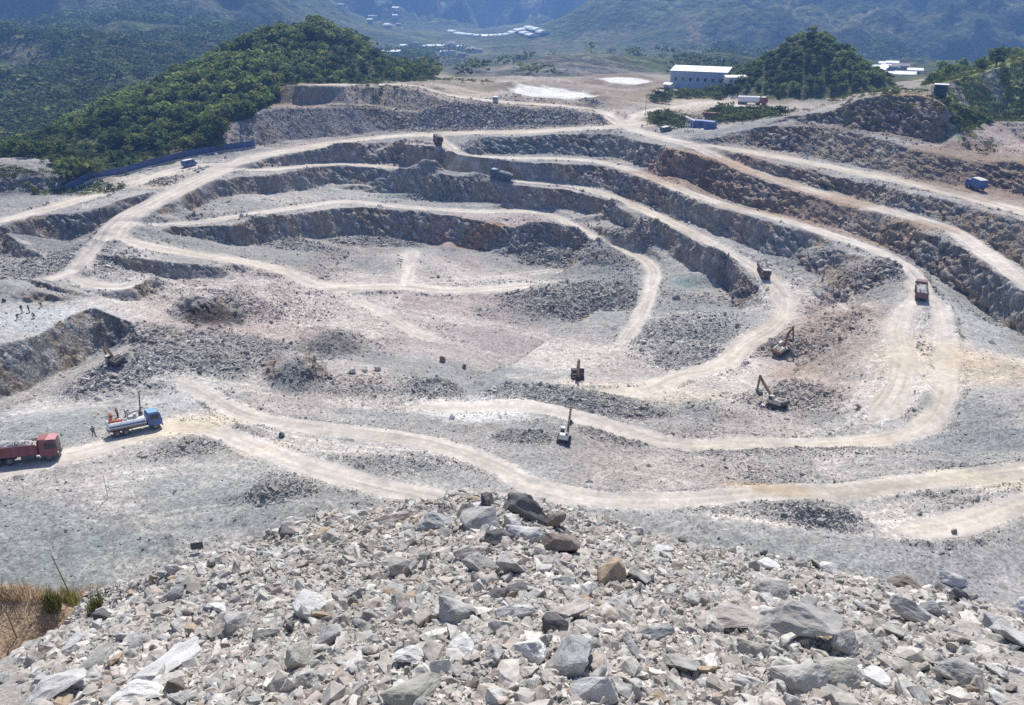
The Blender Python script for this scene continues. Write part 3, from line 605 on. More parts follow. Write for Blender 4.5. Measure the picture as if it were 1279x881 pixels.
# ------------------------------------------------------------------ materials
def nodes(name):
    m = bpy.data.materials.new(name); m.use_nodes = True
    nt = m.node_tree; b = nt.nodes['Principled BSDF']
    b.inputs['Roughness'].default_value = 0.95
    b.inputs['Specular IOR Level'].default_value = 0.1
    return m, nt, b
def N(nt, t, **kw):
    n = nt.nodes.new(t)
    for k, v in kw.items():
        if k in n.inputs.keys() if hasattr(n.inputs, 'keys') else False: n.inputs[k].default_value = v
        else: setattr(n, k, v)
    return n
def ground_mat(name, bump=1.0, s1=1.4, s2=0.16, var=0.5, speck=.3):
    m, nt, b = nodes(name)
    L = nt.links.new
    a = N(nt, 'ShaderNodeAttribute', attribute_name='tint')
    r = N(nt, 'ShaderNodeAttribute', attribute_name='rough')
    tc = N(nt, 'ShaderNodeTexCoord')
    n1 = N(nt, 'ShaderNodeTexNoise', Scale=s1, Detail=6.0, Roughness=0.7); L(tc.outputs['Object'], n1.inputs['Vector'])
    n2 = N(nt, 'ShaderNodeTexNoise', Scale=s2, Detail=5.0, Roughness=0.6); L(tc.outputs['Object'], n2.inputs['Vector'])
    vo = N(nt, 'ShaderNodeTexVoronoi', Scale=s1 * 1.2); L(tc.outputs['Object'], vo.inputs['Vector'])
    mr = N(nt, 'ShaderNodeMapRange'); mr.inputs[1].default_value = 0.25; mr.inputs[2].default_value = 0.75
    mr.inputs[3].default_value = 1 - var * 0.55; mr.inputs[4].default_value = 1 + var * 0.55
    L(n1.outputs[0], mr.inputs[0])
    mr2 = N(nt, 'ShaderNodeMapRange'); mr2.inputs[1].default_value = 0.3; mr2.inputs[2].default_value = 0.7
    mr2.inputs[3].default_value = 0.86; mr2.inputs[4].default_value = 1.14
    L(n2.outputs[0], mr2.inputs[0])
    mu = N(nt, 'ShaderNodeMath', operation='MULTIPLY'); L(mr.outputs[0], mu.inputs[0]); L(mr2.outputs[0], mu.inputs[1])
    v2 = N(nt, 'ShaderNodeTexVoronoi', Scale=s1 * 3.2); L(tc.outputs['Object'], v2.inputs['Vector'])
    sx = N(nt, 'ShaderNodeSeparateColor'); L(v2.outputs['Color'], sx.inputs[0])
    m3 = N(nt, 'ShaderNodeMapRange'); m3.inputs[3].default_value = 1 - speck; m3.inputs[4].default_value = 1 + speck; L(sx.outputs[0], m3.inputs[0])
    mu3 = N(nt, 'ShaderNodeMath', operation='MULTIPLY'); L(mu.outputs[0], mu3.inputs[0]); L(m3.outputs[0], mu3.inputs[1]); mu = mu3
    sc = N(nt, 'ShaderNodeVectorMath', operation='SCALE'); L(a.outputs['Color'], sc.inputs[0]); L(mu.outputs[0], sc.inputs['Scale'])
    L(sc.outputs[0], b.inputs['Base Color'])
    ad = N(nt, 'ShaderNodeMath', operation='ADD'); L(n1.outputs[0], ad.inputs[0])
    iv = N(nt, 'ShaderNodeMath', operation='MULTIPLY'); L(vo.outputs['Distance'], iv.inputs[0]); iv.inputs[1].default_value = -0.6
    L(iv.outputs[0], ad.inputs[1])
    bs = N(nt, 'ShaderNodeMath', operation='MULTIPLY_ADD'); L(r.outputs['Fac'], bs.inputs[0]); bs.inputs[1].default_value = 0.8 * bump; bs.inputs[2].default_value = 0.18 * bump
    bp = N(nt, 'ShaderNodeBump'); bp.inputs['Distance'].default_value = 0.35 / s1 * 1.4; L(bs.outputs[0], bp.inputs['Strength']); L(ad.outputs[0], bp.inputs['Height'])
    L(bp.outputs[0], b.inputs['Normal'])
    return m
M_GROUND = ground_mat('quarry ground', 1.0, 1.3, 0.12, 0.6)
M_ROAD = ground_mat('dusty haul road', 0.5, 0.9, 0.10, 0.22, .08)
M_DUMP = ground_mat('crushed rock', 1.0, 9.0, 1.2, 0.6)
M_HILL = ground_mat('wooded soil', 1.0, 0.5, 0.05, 0.8)
M_FAR = ground_mat('distant woods', 1.0, 0.06, 0.008, 1.0)

# ------------------------------------------------------------------ the terrain sheets
V = np.stack([PX, PY, PZ], -1).reshape(-1, 3).astype(np.float32)
H = PZ
idx = np.arange(NR * NA).reshape(NR, NA)
Q = np.stack([idx[:-1, :-1], idx[1:, :-1], idx[1:, 1:], idx[:-1, 1:]], -1).reshape(-1, 4)[:, ::-1]
def qmean(A): return ((A[:-1, :-1] + A[1:, 1:] + A[1:, :-1] + A[:-1, 1:]) / 4).reshape(-1)
q_r = np.repeat((RR[:-1] + RR[1:]) / 2, NA - 1)
q_veg = qmean(VEG); q_road = (qmean(ROADD) < 0.1) & (qmean(inpit.astype(np.float32)) > 0.9); q_dump = qmean(DUMP.astype(np.float32)) > 0.5
def sheet(name, sel, mat, smooth=True):
    q = Q[sel]
    used, inv = np.unique(q, return_inverse=True)
    inv = inv.reshape(-1).astype(np.int32)
    me = bpy.data.meshes.new(name)
    me.vertices.add(len(used)); me.vertices.foreach_set('co', V[used].ravel())
    me.loops.add(inv.size); me.loops.foreach_set('vertex_index', inv)
    me.polygons.add(len(q)); me.polygons.foreach_set('loop_start', np.arange(0, inv.size, 4, dtype=np.int32))
    me.polygons.foreach_set('use_smooth', np.full(len(q), smooth))
    me.update(calc_edges=True)
    t = me.attributes.new('tint', 'FLOAT_COLOR', 'POINT')
    c = np.ones((len(used), 4), np.float32); c[:, :3] = T.reshape(-1, 3)[used]
    t.data.foreach_set('color', c.ravel())
    t = me.attributes.new('rough', 'FLOAT', 'POINT')
    t.data.foreach_set('value', ROUGH.reshape(-1)[used].astype(np.float32))
    o = bpy.data.objects.new(name, me); COL.objects.link(o); me.materials.append(mat)
    o['kind'] = 'structure'
    return o
s_far = q_r > 560
s_hill = ~s_far & (q_veg > 0.5)
s_dump = q_dump & ~s_hill & ~s_far
s_road = q_road & ~s_hill & ~s_far & ~s_dump
sheet('mountains', s_far, M_FAR); sheet('hills', s_hill, M_HILL); sheet('dump_slope', s_dump, M_DUMP)
sheet('dirt_road', s_road, M_ROAD); sheet('ground', ~(s_far | s_hill | s_dump | s_road), M_GROUND)

# ------------------------------------------------------------------ the air
def haze():
    bm = bmesh.new()
    bmesh.ops.create_cube(bm, size=1.0)
    z0, z1 = float(PZ.min()) - 1, max(6.0, float(PZ.max()) + 12)
    bmesh.ops.scale(bm, vec=(40000, 40000, z1 - z0), verts=bm.verts)
    bmesh.ops.translate(bm, vec=(0, 0, (z0 + z1) / 2), verts=bm.verts)
    me = bpy.data.meshes.new('haze'); bm.to_mesh(me); bm.free()
    o = bpy.data.objects.new('haze', me); COL.objects.link(o); o['kind'] = 'stuff'
    o['label'] = 'blue haze in the air over the valley'; o['category'] = 'haze'
    m = bpy.data.materials.new('haze'); m.use_nodes = True; nt = m.node_tree
    nt.nodes.remove(nt.nodes['Principled BSDF'])
    v = nt.nodes.new('ShaderNodeVolumePrincipled')
    v.inputs['Color'].default_value = (0.25, 0.48, 1.0, 1); v.inputs['Density'].default_value = HAZE; v.inputs['Anisotropy'].default_value = 0.2
    nt.links.new(v.outputs[0], nt.nodes['Material Output'].inputs['Volume'])
    me.materials.append(m)
HAZE = 0.00027
haze()
# ------------------------------------------------------------------ builders
def plain(name, col, rough=0.6, metal=0.0, noise=0.25, scale=3.0, bump=0.0, spec=0.3, dust=.24):
    m, nt, b = nodes(name)
    b.inputs['Roughness'].default_value = rough; b.inputs['Metallic'].default_value = metal
    b.inputs['Specular IOR Level'].default_value = spec
    tc = N(nt, 'ShaderNodeTexCoord')
    n = N(nt, 'ShaderNodeTexNoise', Scale=scale, Detail=5.0, Roughness=0.65)
    nt.links.new(tc.outputs['Object'], n.inputs['Vector'])
    mr = N(nt, 'ShaderNodeMapRange'); mr.inputs[1].default_value = .3; mr.inputs[2].default_value = .7
    mr.inputs[3].default_value = 1 - noise; mr.inputs[4].default_value = 1 + noise
    nt.links.new(n.outputs[0], mr.inputs[0])
    sc = N(nt, 'ShaderNodeVectorMath', operation='SCALE'); sc.inputs[0].default_value = col[:3]
    nt.links.new(mr.outputs[0], sc.inputs['Scale'])
    ge = N(nt, 'ShaderNodeNewGeometry'); sz = N(nt, 'ShaderNodeSeparateXYZ'); nt.links.new(ge.outputs['Normal'], sz.inputs[0])
    d1 = N(nt, 'ShaderNodeMapRange'); d1.inputs[1].default_value = -.2; d1.inputs[2].default_value = 1.0; d1.inputs[3].default_value = dust * .5; d1.inputs[4].default_value = dust * 1.3; nt.links.new(sz.outputs['Z'], d1.inputs[0])
    n3 = N(nt, 'ShaderNodeTexNoise', Scale=1.3, Detail=6.0, Roughness=0.7); nt.links.new(tc.outputs['Object'], n3.inputs['Vector'])
    d2 = N(nt, 'ShaderNodeMapRange'); d2.inputs[1].default_value = .3; d2.inputs[2].default_value = .65; d2.inputs[3].default_value = .3; d2.inputs[4].default_value = 1.2; nt.links.new(n3.outputs[0], d2.inputs[0])
    d3 = N(nt, 'ShaderNodeMath', operation='MULTIPLY', use_clamp=True); nt.links.new(d1.outputs[0], d3.inputs[0]); nt.links.new(d2.outputs[0], d3.inputs[1])
    mxd = N(nt, 'ShaderNodeMix', data_type='RGBA'); nt.links.new(d3.outputs[0], mxd.inputs['Factor']); nt.links.new(sc.outputs[0], mxd.inputs[6]); mxd.inputs[7].default_value = (.36, .32, .275, 1)
    nt.links.new(mxd.outputs[2], b.inputs['Base Color'])
    if bump:
        n2 = N(nt, 'ShaderNodeTexNoise', Scale=scale * 5, Detail=8.0, Roughness=0.7)
        nt.links.new(tc.outputs['Object'], n2.inputs['Vector'])
        bp = N(nt, 'ShaderNodeBump'); bp.inputs['Strength'].default_value = bump; bp.inputs['Distance'].default_value = 0.04
        nt.links.new(n2.outputs[0], bp.inputs['Height']); nt.links.new(bp.outputs[0], b.inputs['Normal'])
    return m
M = {
 'red': plain('dusty red paint', (.27,.06,.055)), 'pink': plain('pale red roof', (.62,.25,.25), .5), 'darkred': plain('dark red steel', (.16,.04,.04)),  # the roof red is paler than the cab red
 'brownred': plain('dusty maroon paint', (.17,.085,.075)), 'blue': plain('blue paint', (.035,.12,.36), .45), 'skyblue': plain('light blue paint', (.16,.40,.62), .45), 'teal': plain('dark teal paint', (.035,.10,.14)),
 'white': plain('white paint', (.78,.78,.77), .5), 'offwhite': plain('dusty white paint', (.62,.61,.58), .6), 'glass': plain('dark glass', (.02,.025,.03), .12, 0, .1, 1, 0, .6, .12),
 'black': plain('black rubber', (.025,.025,.027), .85), 'steel': plain('grey steel', (.16,.16,.165), .5, .4), 'darksteel': plain('dark greasy steel', (.05,.048,.045), .6, .2),
 'yellow': plain('worn yellow paint', (.36,.25,.10)), 'cream': plain('pale cream paint', (.58,.53,.42)), 'ochre': plain('rusty ochre paint', (.26,.16,.075)), 'lamp': plain('headlamp glass', (.7,.7,.68), .15),
 'rust': plain('rust', (.22,.09,.05), .9, 0, .5, 4), 'orange': plain('orange cloth', (.62,.13,.05), .9), 'navy': plain('dark cloth', (.03,.035,.06), .9), 'skin': plain('skin', (.33,.2,.14), .6, 0, .05, 3, 0, .3, 0),
 'green_cloth': plain('green cloth', (.05,.13,.08), .9), 'grey_cloth': plain('grey cloth', (.2,.2,.22), .9), 'wood': plain('weathered wood', (.2,.15,.1), .9), 'stem': plain('bark', (.09,.065,.045), .95),
 'wallblue': plain('pale blue wall sheet', (.42,.50,.62), .6, 0, .08, 1, 0, .3, .1), 'roofwhite': plain('white roof sheet', (.8,.81,.82), .5, 0, .08, 1, 0, .3, .08), 'fence': plain('blue hoarding sheet', (.035,.085,.24), .5, 0, .3, .5, 0, .3, .25), 'concrete': plain('concrete', (.42,.41,.39), .9),
 'plastic': plain('white greenhouse film', (.78,.80,.78), .5, 0, .08, .05, 0, .3, .05), 'tile': plain('grey tile roof', (.2,.2,.22), .8), 'tube': plain('white tank paint', (.75,.77,.78), .4, 0, .12),
}
class MB:
    def __init__(s): s.v, s.f = [], []
    def add(s, v, f):
        b = len(s.v); s.v += [tuple(p) for p in v]; s.f += [tuple(i + b for i in q) for q in f]; return s
    def box(s, x0, x1, y0, y1, z0, z1, bev=0.0):
        v = [(x, y, z) for x in (x0, x1) for y in (y0, y1) for z in (z0, z1)]
        return s.add(v, [(0,1,3,2),(4,6,7,5),(0,4,5,1),(2,3,7,6),(0,2,6,4),(1,5,7,3)])
    def prism(s, prof, y0, y1):             # profile in x z, pulled along y
        n = len(prof)
        v = [(x, y0, z) for x, z in prof] + [(x, y1, z) for x, z in prof]
        f = [tuple(range(n))[::-1], tuple(range(n, 2 * n))] + [(i, (i + 1) % n, n + (i + 1) % n, n + i) for i in range(n)]
        return s.add(v, f)
    def cyl(s, p, q, r0, r1=None, n=14):
        p, q = Vector(p), Vector(q); r1 = r0 if r1 is None else r1
        d = (q - p).normalized(); a = d.orthogonal().normalized(); b = d.cross(a)
        v = []
        for c, r in ((p, r0), (q, r1)):
            v += [c + (a * math.cos(6.28318 * i / n) + b * math.sin(6.28318 * i / n)) * r for i in range(n)]
        return s.add(v, [tuple(range(n))[::-1], tuple(range(n, 2 * n))] + [(i, (i + 1) % n, n + (i + 1) % n, n + i) for i in range(n)])
    def bar(s, p, q, t0, t1, y0, y1):       # tapered beam between two x z points
        d = Vector((q[0] - p[0], q[1] - p[1])).normalized(); nx, nz = -d.y, d.x
        return s.prism([(p[0]-nx*t0/2, p[1]-nz*t0/2), (q[0]-nx*t1/2, q[1]-nz*t1/2), (q[0]+nx*t1/2, q[1]+nz*t1/2), (p[0]+nx*t0/2, p[1]+nz*t0/2)], y0, y1)
    def build(s, name, mat, parent=None, bevel=0.03, smooth=False):
        me = bpy.data.meshes.new(name); me.from_pydata(s.v, [], s.f)
        bm = bmesh.new(); bm.from_mesh(me)
        bmesh.ops.recalc_face_normals(bm, faces=bm.faces)
        if bevel:
            try: bmesh.ops.bevel(bm, geom=[e for e in bm.edges if e.calc_face_angle(0) > 0.6], offset=bevel, segments=1, affect='EDGES', clamp_overlap=True)
            except Exception: pass
        bm.to_mesh(me); bm.free()
        me.materials.append(M[mat] if isinstance(mat, str) else mat)
        o = bpy.data.objects.new(name, me); COL.objects.link(o)
        if parent: o.parent = parent
        return o
def thing(name, label, cat, loc=(0, 0, 0), rot=(0, 0, 0), group=None):
    o = bpy.data.objects.new(name, None); COL.objects.link(o)
    o.location = loc; o.rotation_euler = rot; o.empty_display_size = 0.3
    o['label'] = label; o['category'] = cat
    if group: o['group'] = group
    return o
def tag(o, label, cat, group=None):
    o['label'] = label; o['category'] = cat
    if group: o['group'] = group
    return o
def copy_tree(o, parent=None):
    c = o.copy(); COL.objects.link(c)
    if parent: c.parent = parent
    for ch in [x for x in bpy.data.objects if x.parent == o]: copy_tree(ch, c)
    return c
def put(o, u, v, du, dv, length=6.0, sink=0.0, z_up=True):
    """stand a thing where a sight line meets the ground, turned towards a second sight line, tilted with the ground"""
    x, y, z = hit(u, v); x2, y2, _ = at(u + du, v + dv, z)
    a = math.atan2(y2 - y, x2 - x); c, s = math.cos(a), math.sin(a)
    h = length / 2
    zf, zb = sample(x + c * h, y + s * h), sample(x - c * h, y - s * h)
    zl, zr_ = sample(x - s * 1.2, y + c * 1.2), sample(x + s * 1.2, y - c * 1.2)
    o.location = (x, y, max(float(zf + zb) / 2, float(zl + zr_) / 2, (z + float(zf + zb) / 2) / 2) - sink)
    o.rotation_euler = Euler((math.atan2(float(zl - zr_), 2.4), -math.atan2(float(zf - zb), length), a), 'XYZ')
    o.rotation_euler = (Matrix.Rotation(a, 3, 'Z') @ Matrix.Rotation(-math.atan2(float(zf - zb), length), 3, 'Y') @ Matrix.Rotation(math.atan2(float(zl - zr_), 2.4), 3, 'X')).to_euler()
    return o
def wheel(parent, x, y, r, w, rimmat='steel'):
    s = 1 if y > 0 else -1
    b = MB(); n = 20
    prof = [(r * .62, -w / 2), (r * .93, -w / 2), (r, -w * .36), (r, w * .36), (r * .93, w / 2), (r * .62, w / 2)]
    v, f = [], []
    for i in range(n):
        a = 6.28318 * i / n
        v += [(x + math.cos(a) * p, y + q, r + math.sin(a) * p) for p, q in prof]
    k = len(prof)
    for i in range(n):
        j = (i + 1) % n
        f += [(i * k + t, i * k + (t + 1) % k, j * k + (t + 1) % k, j * k + t) for t in range(k)]
    t = b.add(v, f).build('wheel', 'black', parent, 0)
    MB().cyl((x, y - w * .4, r), (x, y + w * .4, r), r * .63, n=16).cyl((x, y + s * w * .4, r), (x, y + s * w * .5, r), r * .2, n=8).build('rim', rimmat, t, 0)

# ------------------------------------------------------------------ vehicles
def rubble_load(L, W, h, seed, big=0.28):
    b = MB(); g = random.Random(seed)
    nx, ny = 16, 8
    v = []
    for i in range(nx + 1):
        for j in range(ny + 1):
            x = -L / 2 + L * i / nx; y = -W / 2 + W * j / ny
            e = (1 - (2 * i / nx - 1) ** 4) * (1 - (2 * j / ny - 1) ** 4)
            v.append((x, y, h * e * (0.75 + 0.5 * g.random())))
    f = [(i * (ny + 1) + j, (i + 1) * (ny + 1) + j, (i + 1) * (ny + 1) + j + 1, i * (ny + 1) + j + 1) for i in range(nx) for j in range(ny)]
    b.add(v, f)
    for _ in range(70):
        c = Vector((g.uniform(-L / 2 + .2, L / 2 - .2), g.uniform(-W / 2 + .2, W / 2 - .2), h * g.uniform(.55, 1.0))); s = g.uniform(.4, 1.1) * big
        p = [c + Vector((g.gauss(0, 1), g.gauss(0, 1), g.gauss(0, .8))).normalized() * s * g.uniform(.7, 1.1) for _ in range(6)]
        b.add(p, [(0,1,2),(0,2,3),(1,2,4),(2,3,4),(3,5,4),(0,1,5),(0,3,5),(1,4,5)])
    return b
def dump_truck(label, paint='red', roof='pink', loaded=True, group='dump trucks hauling on the quarry roads', bodypaint=None, visor=True):
    t = thing('dump_truck', label, 'dump truck', group=group)
    bp = bodypaint or paint
    MB().box(-4.1, 3.9, -.45, -.25, .75, 1.05).box(-4.1, 3.9, .25, .45, .75, 1.05).box(-3.2, -1.2, -.9, .9, .45, .6).box(2.3, 2.5, -.9, .9, .45, .6).box(-.2, 1.5, .55, 1.15, .55, 1.1).box(-.2, 1.5, -1.15, -.55, .55, 1.1).build('chassis', 'darksteel', t, .02)
    cab = MB().prism([(2.05, .75), (4.15, .62), (4.2, 1.45), (4.02, 2.75), (3.85, 2.92), (2.2, 2.95), (2.05, 2.85)], -1.22, 1.22).build('cab', paint, t, .06)
    MB().box(2.1, 3.95, -1.15, 1.15, 2.97, 3.04).box(3.86, 4.12, -1.1, 1.1, 2.86, 2.98).build('roof_cap', roof, cab, .02)
    MB().prism([(4.215, 1.62), (4.235, 1.62), (4.065, 2.66), (4.045, 2.66)], -1.08, 1.08).build('windscreen', 'glass', cab, 0)
    for s in (-1, 1):
        MB().box(2.75, 3.85, s * 1.215, s * 1.235, 1.75, 2.6).build('side_window', 'glass', cab, 0)
        MB().box(4.17, 4.24, s * .95 - .17, s * .95 + .17, .95, 1.2).build('headlight', 'lamp', cab, .01)
        MB().box(3.9, 4.0, s * 1.32 - .09, s * 1.32 + .09, 1.9, 2.4).cyl((3.95, s * 1.2, 2.35), (3.95, s * 1.3, 2.35), .02).build('mirror', 'black', cab, .01)
    MB().box(4.19, 4.27, -.7, .7, 1.0, 1.4).box(4.1, 4.3, -1.2, 1.2, .5, .85).build('grille', 'darksteel', cab, .02)
    b = MB()
    b.box(-4.35, 1.75, -1.15, 1.15, 1.1, 1.25)
    for s in (-1, 1):
        y0, y1 = sorted((s * 1.17, s * 1.25)); b.box(-4.35, 1.75, y0, y1, 1.12, 2.55)
        y0, y1 = sorted((s * 1.25, s * 1.33))
        for i in range(7): b.box(-4.3 + i * .98, -4.18 + i * .98, y0, y1, 1.15, 2.5)
        b.box(-4.37, 1.77, y0 + .002, y1 + .01, 2.45, 2.6)
    b.box(-4.43, -4.35, -1.2, 1.2, 1.15, 2.5)
    b.prism([(1.75, 1.12), (1.85, 1.12), (2.0, 2.95), (1.9, 2.95)], -1.25, 1.25)
    b.box(1.9, 2.9, -1.1, 1.1, 3.06, 3.12) if visor else None
    b.build('dump_body', bp, t, .015)
    if loaded:
        l = rubble_load(5.9, 2.25, .75, 3); o = l.build('load', M_ROCK['grey'], t, 0); o.location = (-1.3, 0, 2.15)
    for x in (3.1, -1.55, -2.95):
        for s in (-1, 1):
            wheel(t, x, s * .98, .53, .42 if x > 0 else .55)
    return t
def tanker_drill_truck():
    t = thing('service_truck', 'blue cab service truck with white tank body, orange gear on top and a raised pole', 'truck')
    MB().box(-3.4, 3.2, -.42, -.24, .6, .85).box(-3.4, 3.2, .24, .42, .6, .85).box(-3.4, .9, -1.0, 1.0, .86, 1.0).build('chassis', 'darksteel', t, .02)
    cab = MB().prism([(1.35, .65), (3.1, .6), (3.2, 1.3), (2.95, 2.25), (2.75, 2.42), (1.5, 2.42), (1.35, 2.3)], -1.08, 1.08).build('cab', 'blue', t, .08)
    MB().box(1.45, 2.75, -1.0, 1.0, 2.44, 2.5).build('roof_cap', 'skyblue', cab, .02)
    MB().prism([(3.15, 1.42), (3.17, 1.42), (2.99, 2.18), (2.97, 2.18)], -.95, .95).build('windscreen', 'glass', cab, 0)
    for s in (-1, 1):
        MB().box(1.7, 2.75, s * 1.075, s * 1.095, 1.45, 2.15).build('side_window', 'glass', cab, 0)
        MB().box(3.16, 3.23, s * .8 - .14, s * .8 + .14, .85, 1.08).build('headlight', 'lamp', cab, .01)
    MB().box(3.08, 3.24, -1.05, 1.05, .45, .7).build('bumper', 'steel', cab, .02)
    n = 10
    prof = [(-1.12, 1.05), (1.12, 1.05), (1.2, 1.3), (1.15, 1.75), (.95, 2.0), (-.95, 2.0), (-1.15, 1.75), (-1.2, 1.3)]
    b = MB(); v = [(x, y, z) for x in (-3.5, 1.1) for y, z in prof]
    b.add(v, [tuple(range(8)), tuple(range(8, 16))] + [(i, (i + 1) % 8, 8 + (i + 1) % 8, 8 + i) for i in range(8)])
    tank = b.build('tank', 'tube', t, .04)
    for s in (-1, 1):
        y0, y1 = sorted((s * 1.19, s * 1.225)); MB().box(-3.45, 1.05, y0, y1, 1.42, 1.6).build('blue_stripe', 'blue', tank, 0)
        MB().box(-3.45, 1.05, y0, y1, 1.12, 1.27).build('orange_stripe', 'ochre', tank, 0)
    r = MB()
    for x in (-3.4, -1.9, -.4, 1.0):
        for s in (-1, 1): r.cyl((x, s * .98, 1.98), (x, s * .98, 2.45), .025, n=6)
    for s in (-1, 1): r.cyl((-3.4, s * .98, 2.45), (1.0, s * .98, 2.45), .025, n=6)
    r.cyl((-3.4, -.98, 2.45), (-3.4, .98, 2.45), .025, n=6)
    r.build('guard_rail', 'steel', t, 0)
    MB().cyl((.75, .3, 1.98), (.95, .35, 5.2), .11, .07, 10).box(.55, 1.0, .1, .55, 2.0, 2.5).build('delivery_pole', 'darksteel', t, .01)
    MB().box(-.9, .1, -.7, .5, 2.0, 2.35).cyl((-.1, -.4, 2.36), (-.1, -.4, 2.6), .22).build('pump_box', 'offwhite', t, .02)
    hose = MB(); pts = [(-2.9, .2, 2.12), (-2.4, .6, 2.15), (-1.8, .5, 2.12), (-1.3, .1, 2.2), (-.7, .3, 2.42), (0, .5, 2.6), (.7, .35, 2.7)]
    for p, q in zip(pts[:-1], pts[1:]): hose.cyl(p, q, .06, n=8)
    hose.build('hose', 'black', t, 0)
    MB().box(-3.3, -2.6, -.75, .1, 2.0, 2.3).box(-2.5, -1.7, -.8, -.2, 2.0, 2.22).box(-3.2, -2.7, .3, .8, 2.0, 2.25).build('orange_gear', 'orange', t, .04)
    MB().box(-2.4, -1.2, -.1, .35, 2.0, 2.18).box(-1.6, -1.1, -.8, -.45, 2.0, 2.3).build('white_sacks', 'white', t, .06)
    MB().box(-3.55, -3.5, -1.0, 1.0, .6, .9).box(-3.2, -.9, -1.15, 1.15, .8, .86).build('mudguard', 'darkred', t, .01)
    for x in (2.3, -1.5, -2.6):
        for s in (-1, 1): wheel(t, x, s * .88, .45, .34 if x > 0 else .45)
    return t
def box_vehicle(name, label, cat, L, W, Hh, paint, roof, nose=0.9, van=True, cargo=None, group=None):
    """small van, car or lorry of few pixels: body, roof, windows, wheels"""
    t = thing(name, label, cat, group=group)
    r = .34 if Hh < 2.4 else .45
    f = L / 2
    if van:
        body = MB().prism([(-f, .35), (f, .35), (f + .05, .95), (f - nose * .55, Hh * .58), (f - nose, Hh * .95), (-f + .15, Hh * .96), (-f, Hh * .85)], -W / 2, W / 2).build('body', paint, t, .06)
        MB().box(-f + .2, f - nose - .05, -W / 2 + .08, W / 2 - .08, Hh * .955, Hh * .99).build('roof', roof, body, .02)
        for s in (-1, 1):
            y0, y1 = sorted((s * W / 2, s * (W / 2 + .015))); MB().box(-f + .3, f - nose - .1, y0, y1, Hh * .58, Hh * .86).build('side_window', 'glass', body, 0)
        MB().prism([(f - nose * .50, Hh * .62), (f - nose * .47, Hh * .62), (f - nose * .92, Hh * .92), (f - nose * .95, Hh * .92)], -W / 2 + .12, W / 2 - .12).build('windscreen', 'glass', body, 0)
        MB().box(-f - .015, -f + .1, -W / 2 + .15, W / 2 - .15, Hh * .6, Hh * .82).build('rear_window', 'glass', body, 0)
    else:
        MB().box(-f, f - .2, -.4, .4, .5, .75).build('chassis', 'darksteel', t, .02)
        cab = MB().prism([(f - 1.7, .5), (f, .5), (f + .02, 1.2), (f - .25, 2.15), (f - 1.6, 2.2), (f - 1.7, 2.1)], -W / 2, W / 2).build('cab', paint, t, .06)
        MB().prism([(f + .01, 1.3), (f + .03, 1.3), (f - .19, 2.05), (f - .21, 2.05)], -W / 2 + .1, W / 2 - .1).build('windscreen', 'glass', cab, 0)
        for s in (-1, 1):
            y0, y1 = sorted((s * W / 2, s * (W / 2 + .015))); MB().box(f - 1.4, f - .4, y0, y1, 1.35, 2.0).build('side_window', 'glass', cab, 0)
        body = MB().box(-f, f - 1.85, -W / 2, W / 2, .78, Hh).build('cargo_box', cargo or paint, t, .04)
        MB().box(-f + .03, f - 1.88, -W / 2 + .03, W / 2 - .03, Hh + .002, Hh + .05).build('box_roof', roof, body, 0)
    for x in (f - .85, -f + .85):
        for s in (-1, 1): wheel(t, x, s * (W / 2 - .13), r, .24)
    return t
def semi_tanker():
    t = thing('tanker_lorry', 'long white tanker lorry parked beside the cone shaped wooded hill', 'lorry')
    MB().box(-6.2, 5.6, -.45, .45, .75, 1.0).build('chassis', 'darksteel', t, .02)
    MB().cyl((-6.3, 0, 2.15), (3.2, 0, 2.15), 1.15, n=24).box(-6.0, 3.0, -1.0, 1.0, 1.0, 1.35).box(-5.0, 2.0, -.3, .3, 3.25, 3.36).build('tank', 'tube', t, .03)
    cab = MB().prism([(3.7, .7), (5.9, .6), (5.95, 1.4), (5.75, 2.8), (5.5, 3.0), (3.7, 3.1)], -1.2, 1.2).build('cab', 'red', t, .06)
    MB().prism([(5.93, 1.6), (5.96, 1.6), (5.8, 2.7), (5.77, 2.7)], -1.05, 1.05).build('windscreen', 'glass', cab, 0)
    MB().box(3.8, 5.4, -1.15, 1.15, 3.06, 3.14).build('roof_cap', 'white', cab, .02)
    for x in (4.9, 2.2, -3.2, -4.4, -5.6):
        for s in (-1, 1): wheel(t, x, s * .98, .52, .4)
    return t
def track_profile(L, h):
    r = h / 2; p = []
    for k in range(7):
        a = -math.pi / 2 + math.pi * k / 6; p.append((L / 2 - r + r * math.cos(a), r + r * math.sin(a)))
    for k in range(7):
        a = math.pi / 2 + math.pi * k / 6; p.append((-L / 2 + r + r * math.cos(a), r + r * math.sin(a)))
    return p
def tracks(t, L=4.2, h=.95, gauge=1.15, w=.6):
    for s in (-1, 1):
        tr = MB().prism(track_profile(L, h), s * gauge - w / 2, s * gauge + w / 2)
        for k in range(16):                     # grouser bars
            x = -L / 2 + .35 + (L - .7) * k / 15
            tr.box(x - .04, x + .04, s * gauge - w / 2 - .01, s * gauge + w / 2 + .01, h - .01, h + .05).box(x - .04, x + .04, s * gauge - w / 2 - .01, s * gauge + w / 2 + .01, -.03, .02)
        o = tr.build('track', 'black', t, .01)
        wl = MB()
        for k in range(5):
            x = -L / 2 + .55 + (L - 1.1) * k / 4; wl.cyl((x, s * gauge - w / 2 - .03, h * .42), (x, s * gauge + w / 2 + .03, h * .42), .24, n=12)
        wl.build('rollers', 'darksteel', o, 0)
    MB().box(-1.2, 1.2, -gauge, gauge, .45, .85).cyl((0, 0, .8), (0, 0, 1.12), .75, n=20).build('undercarriage', 'darksteel', t, .02)
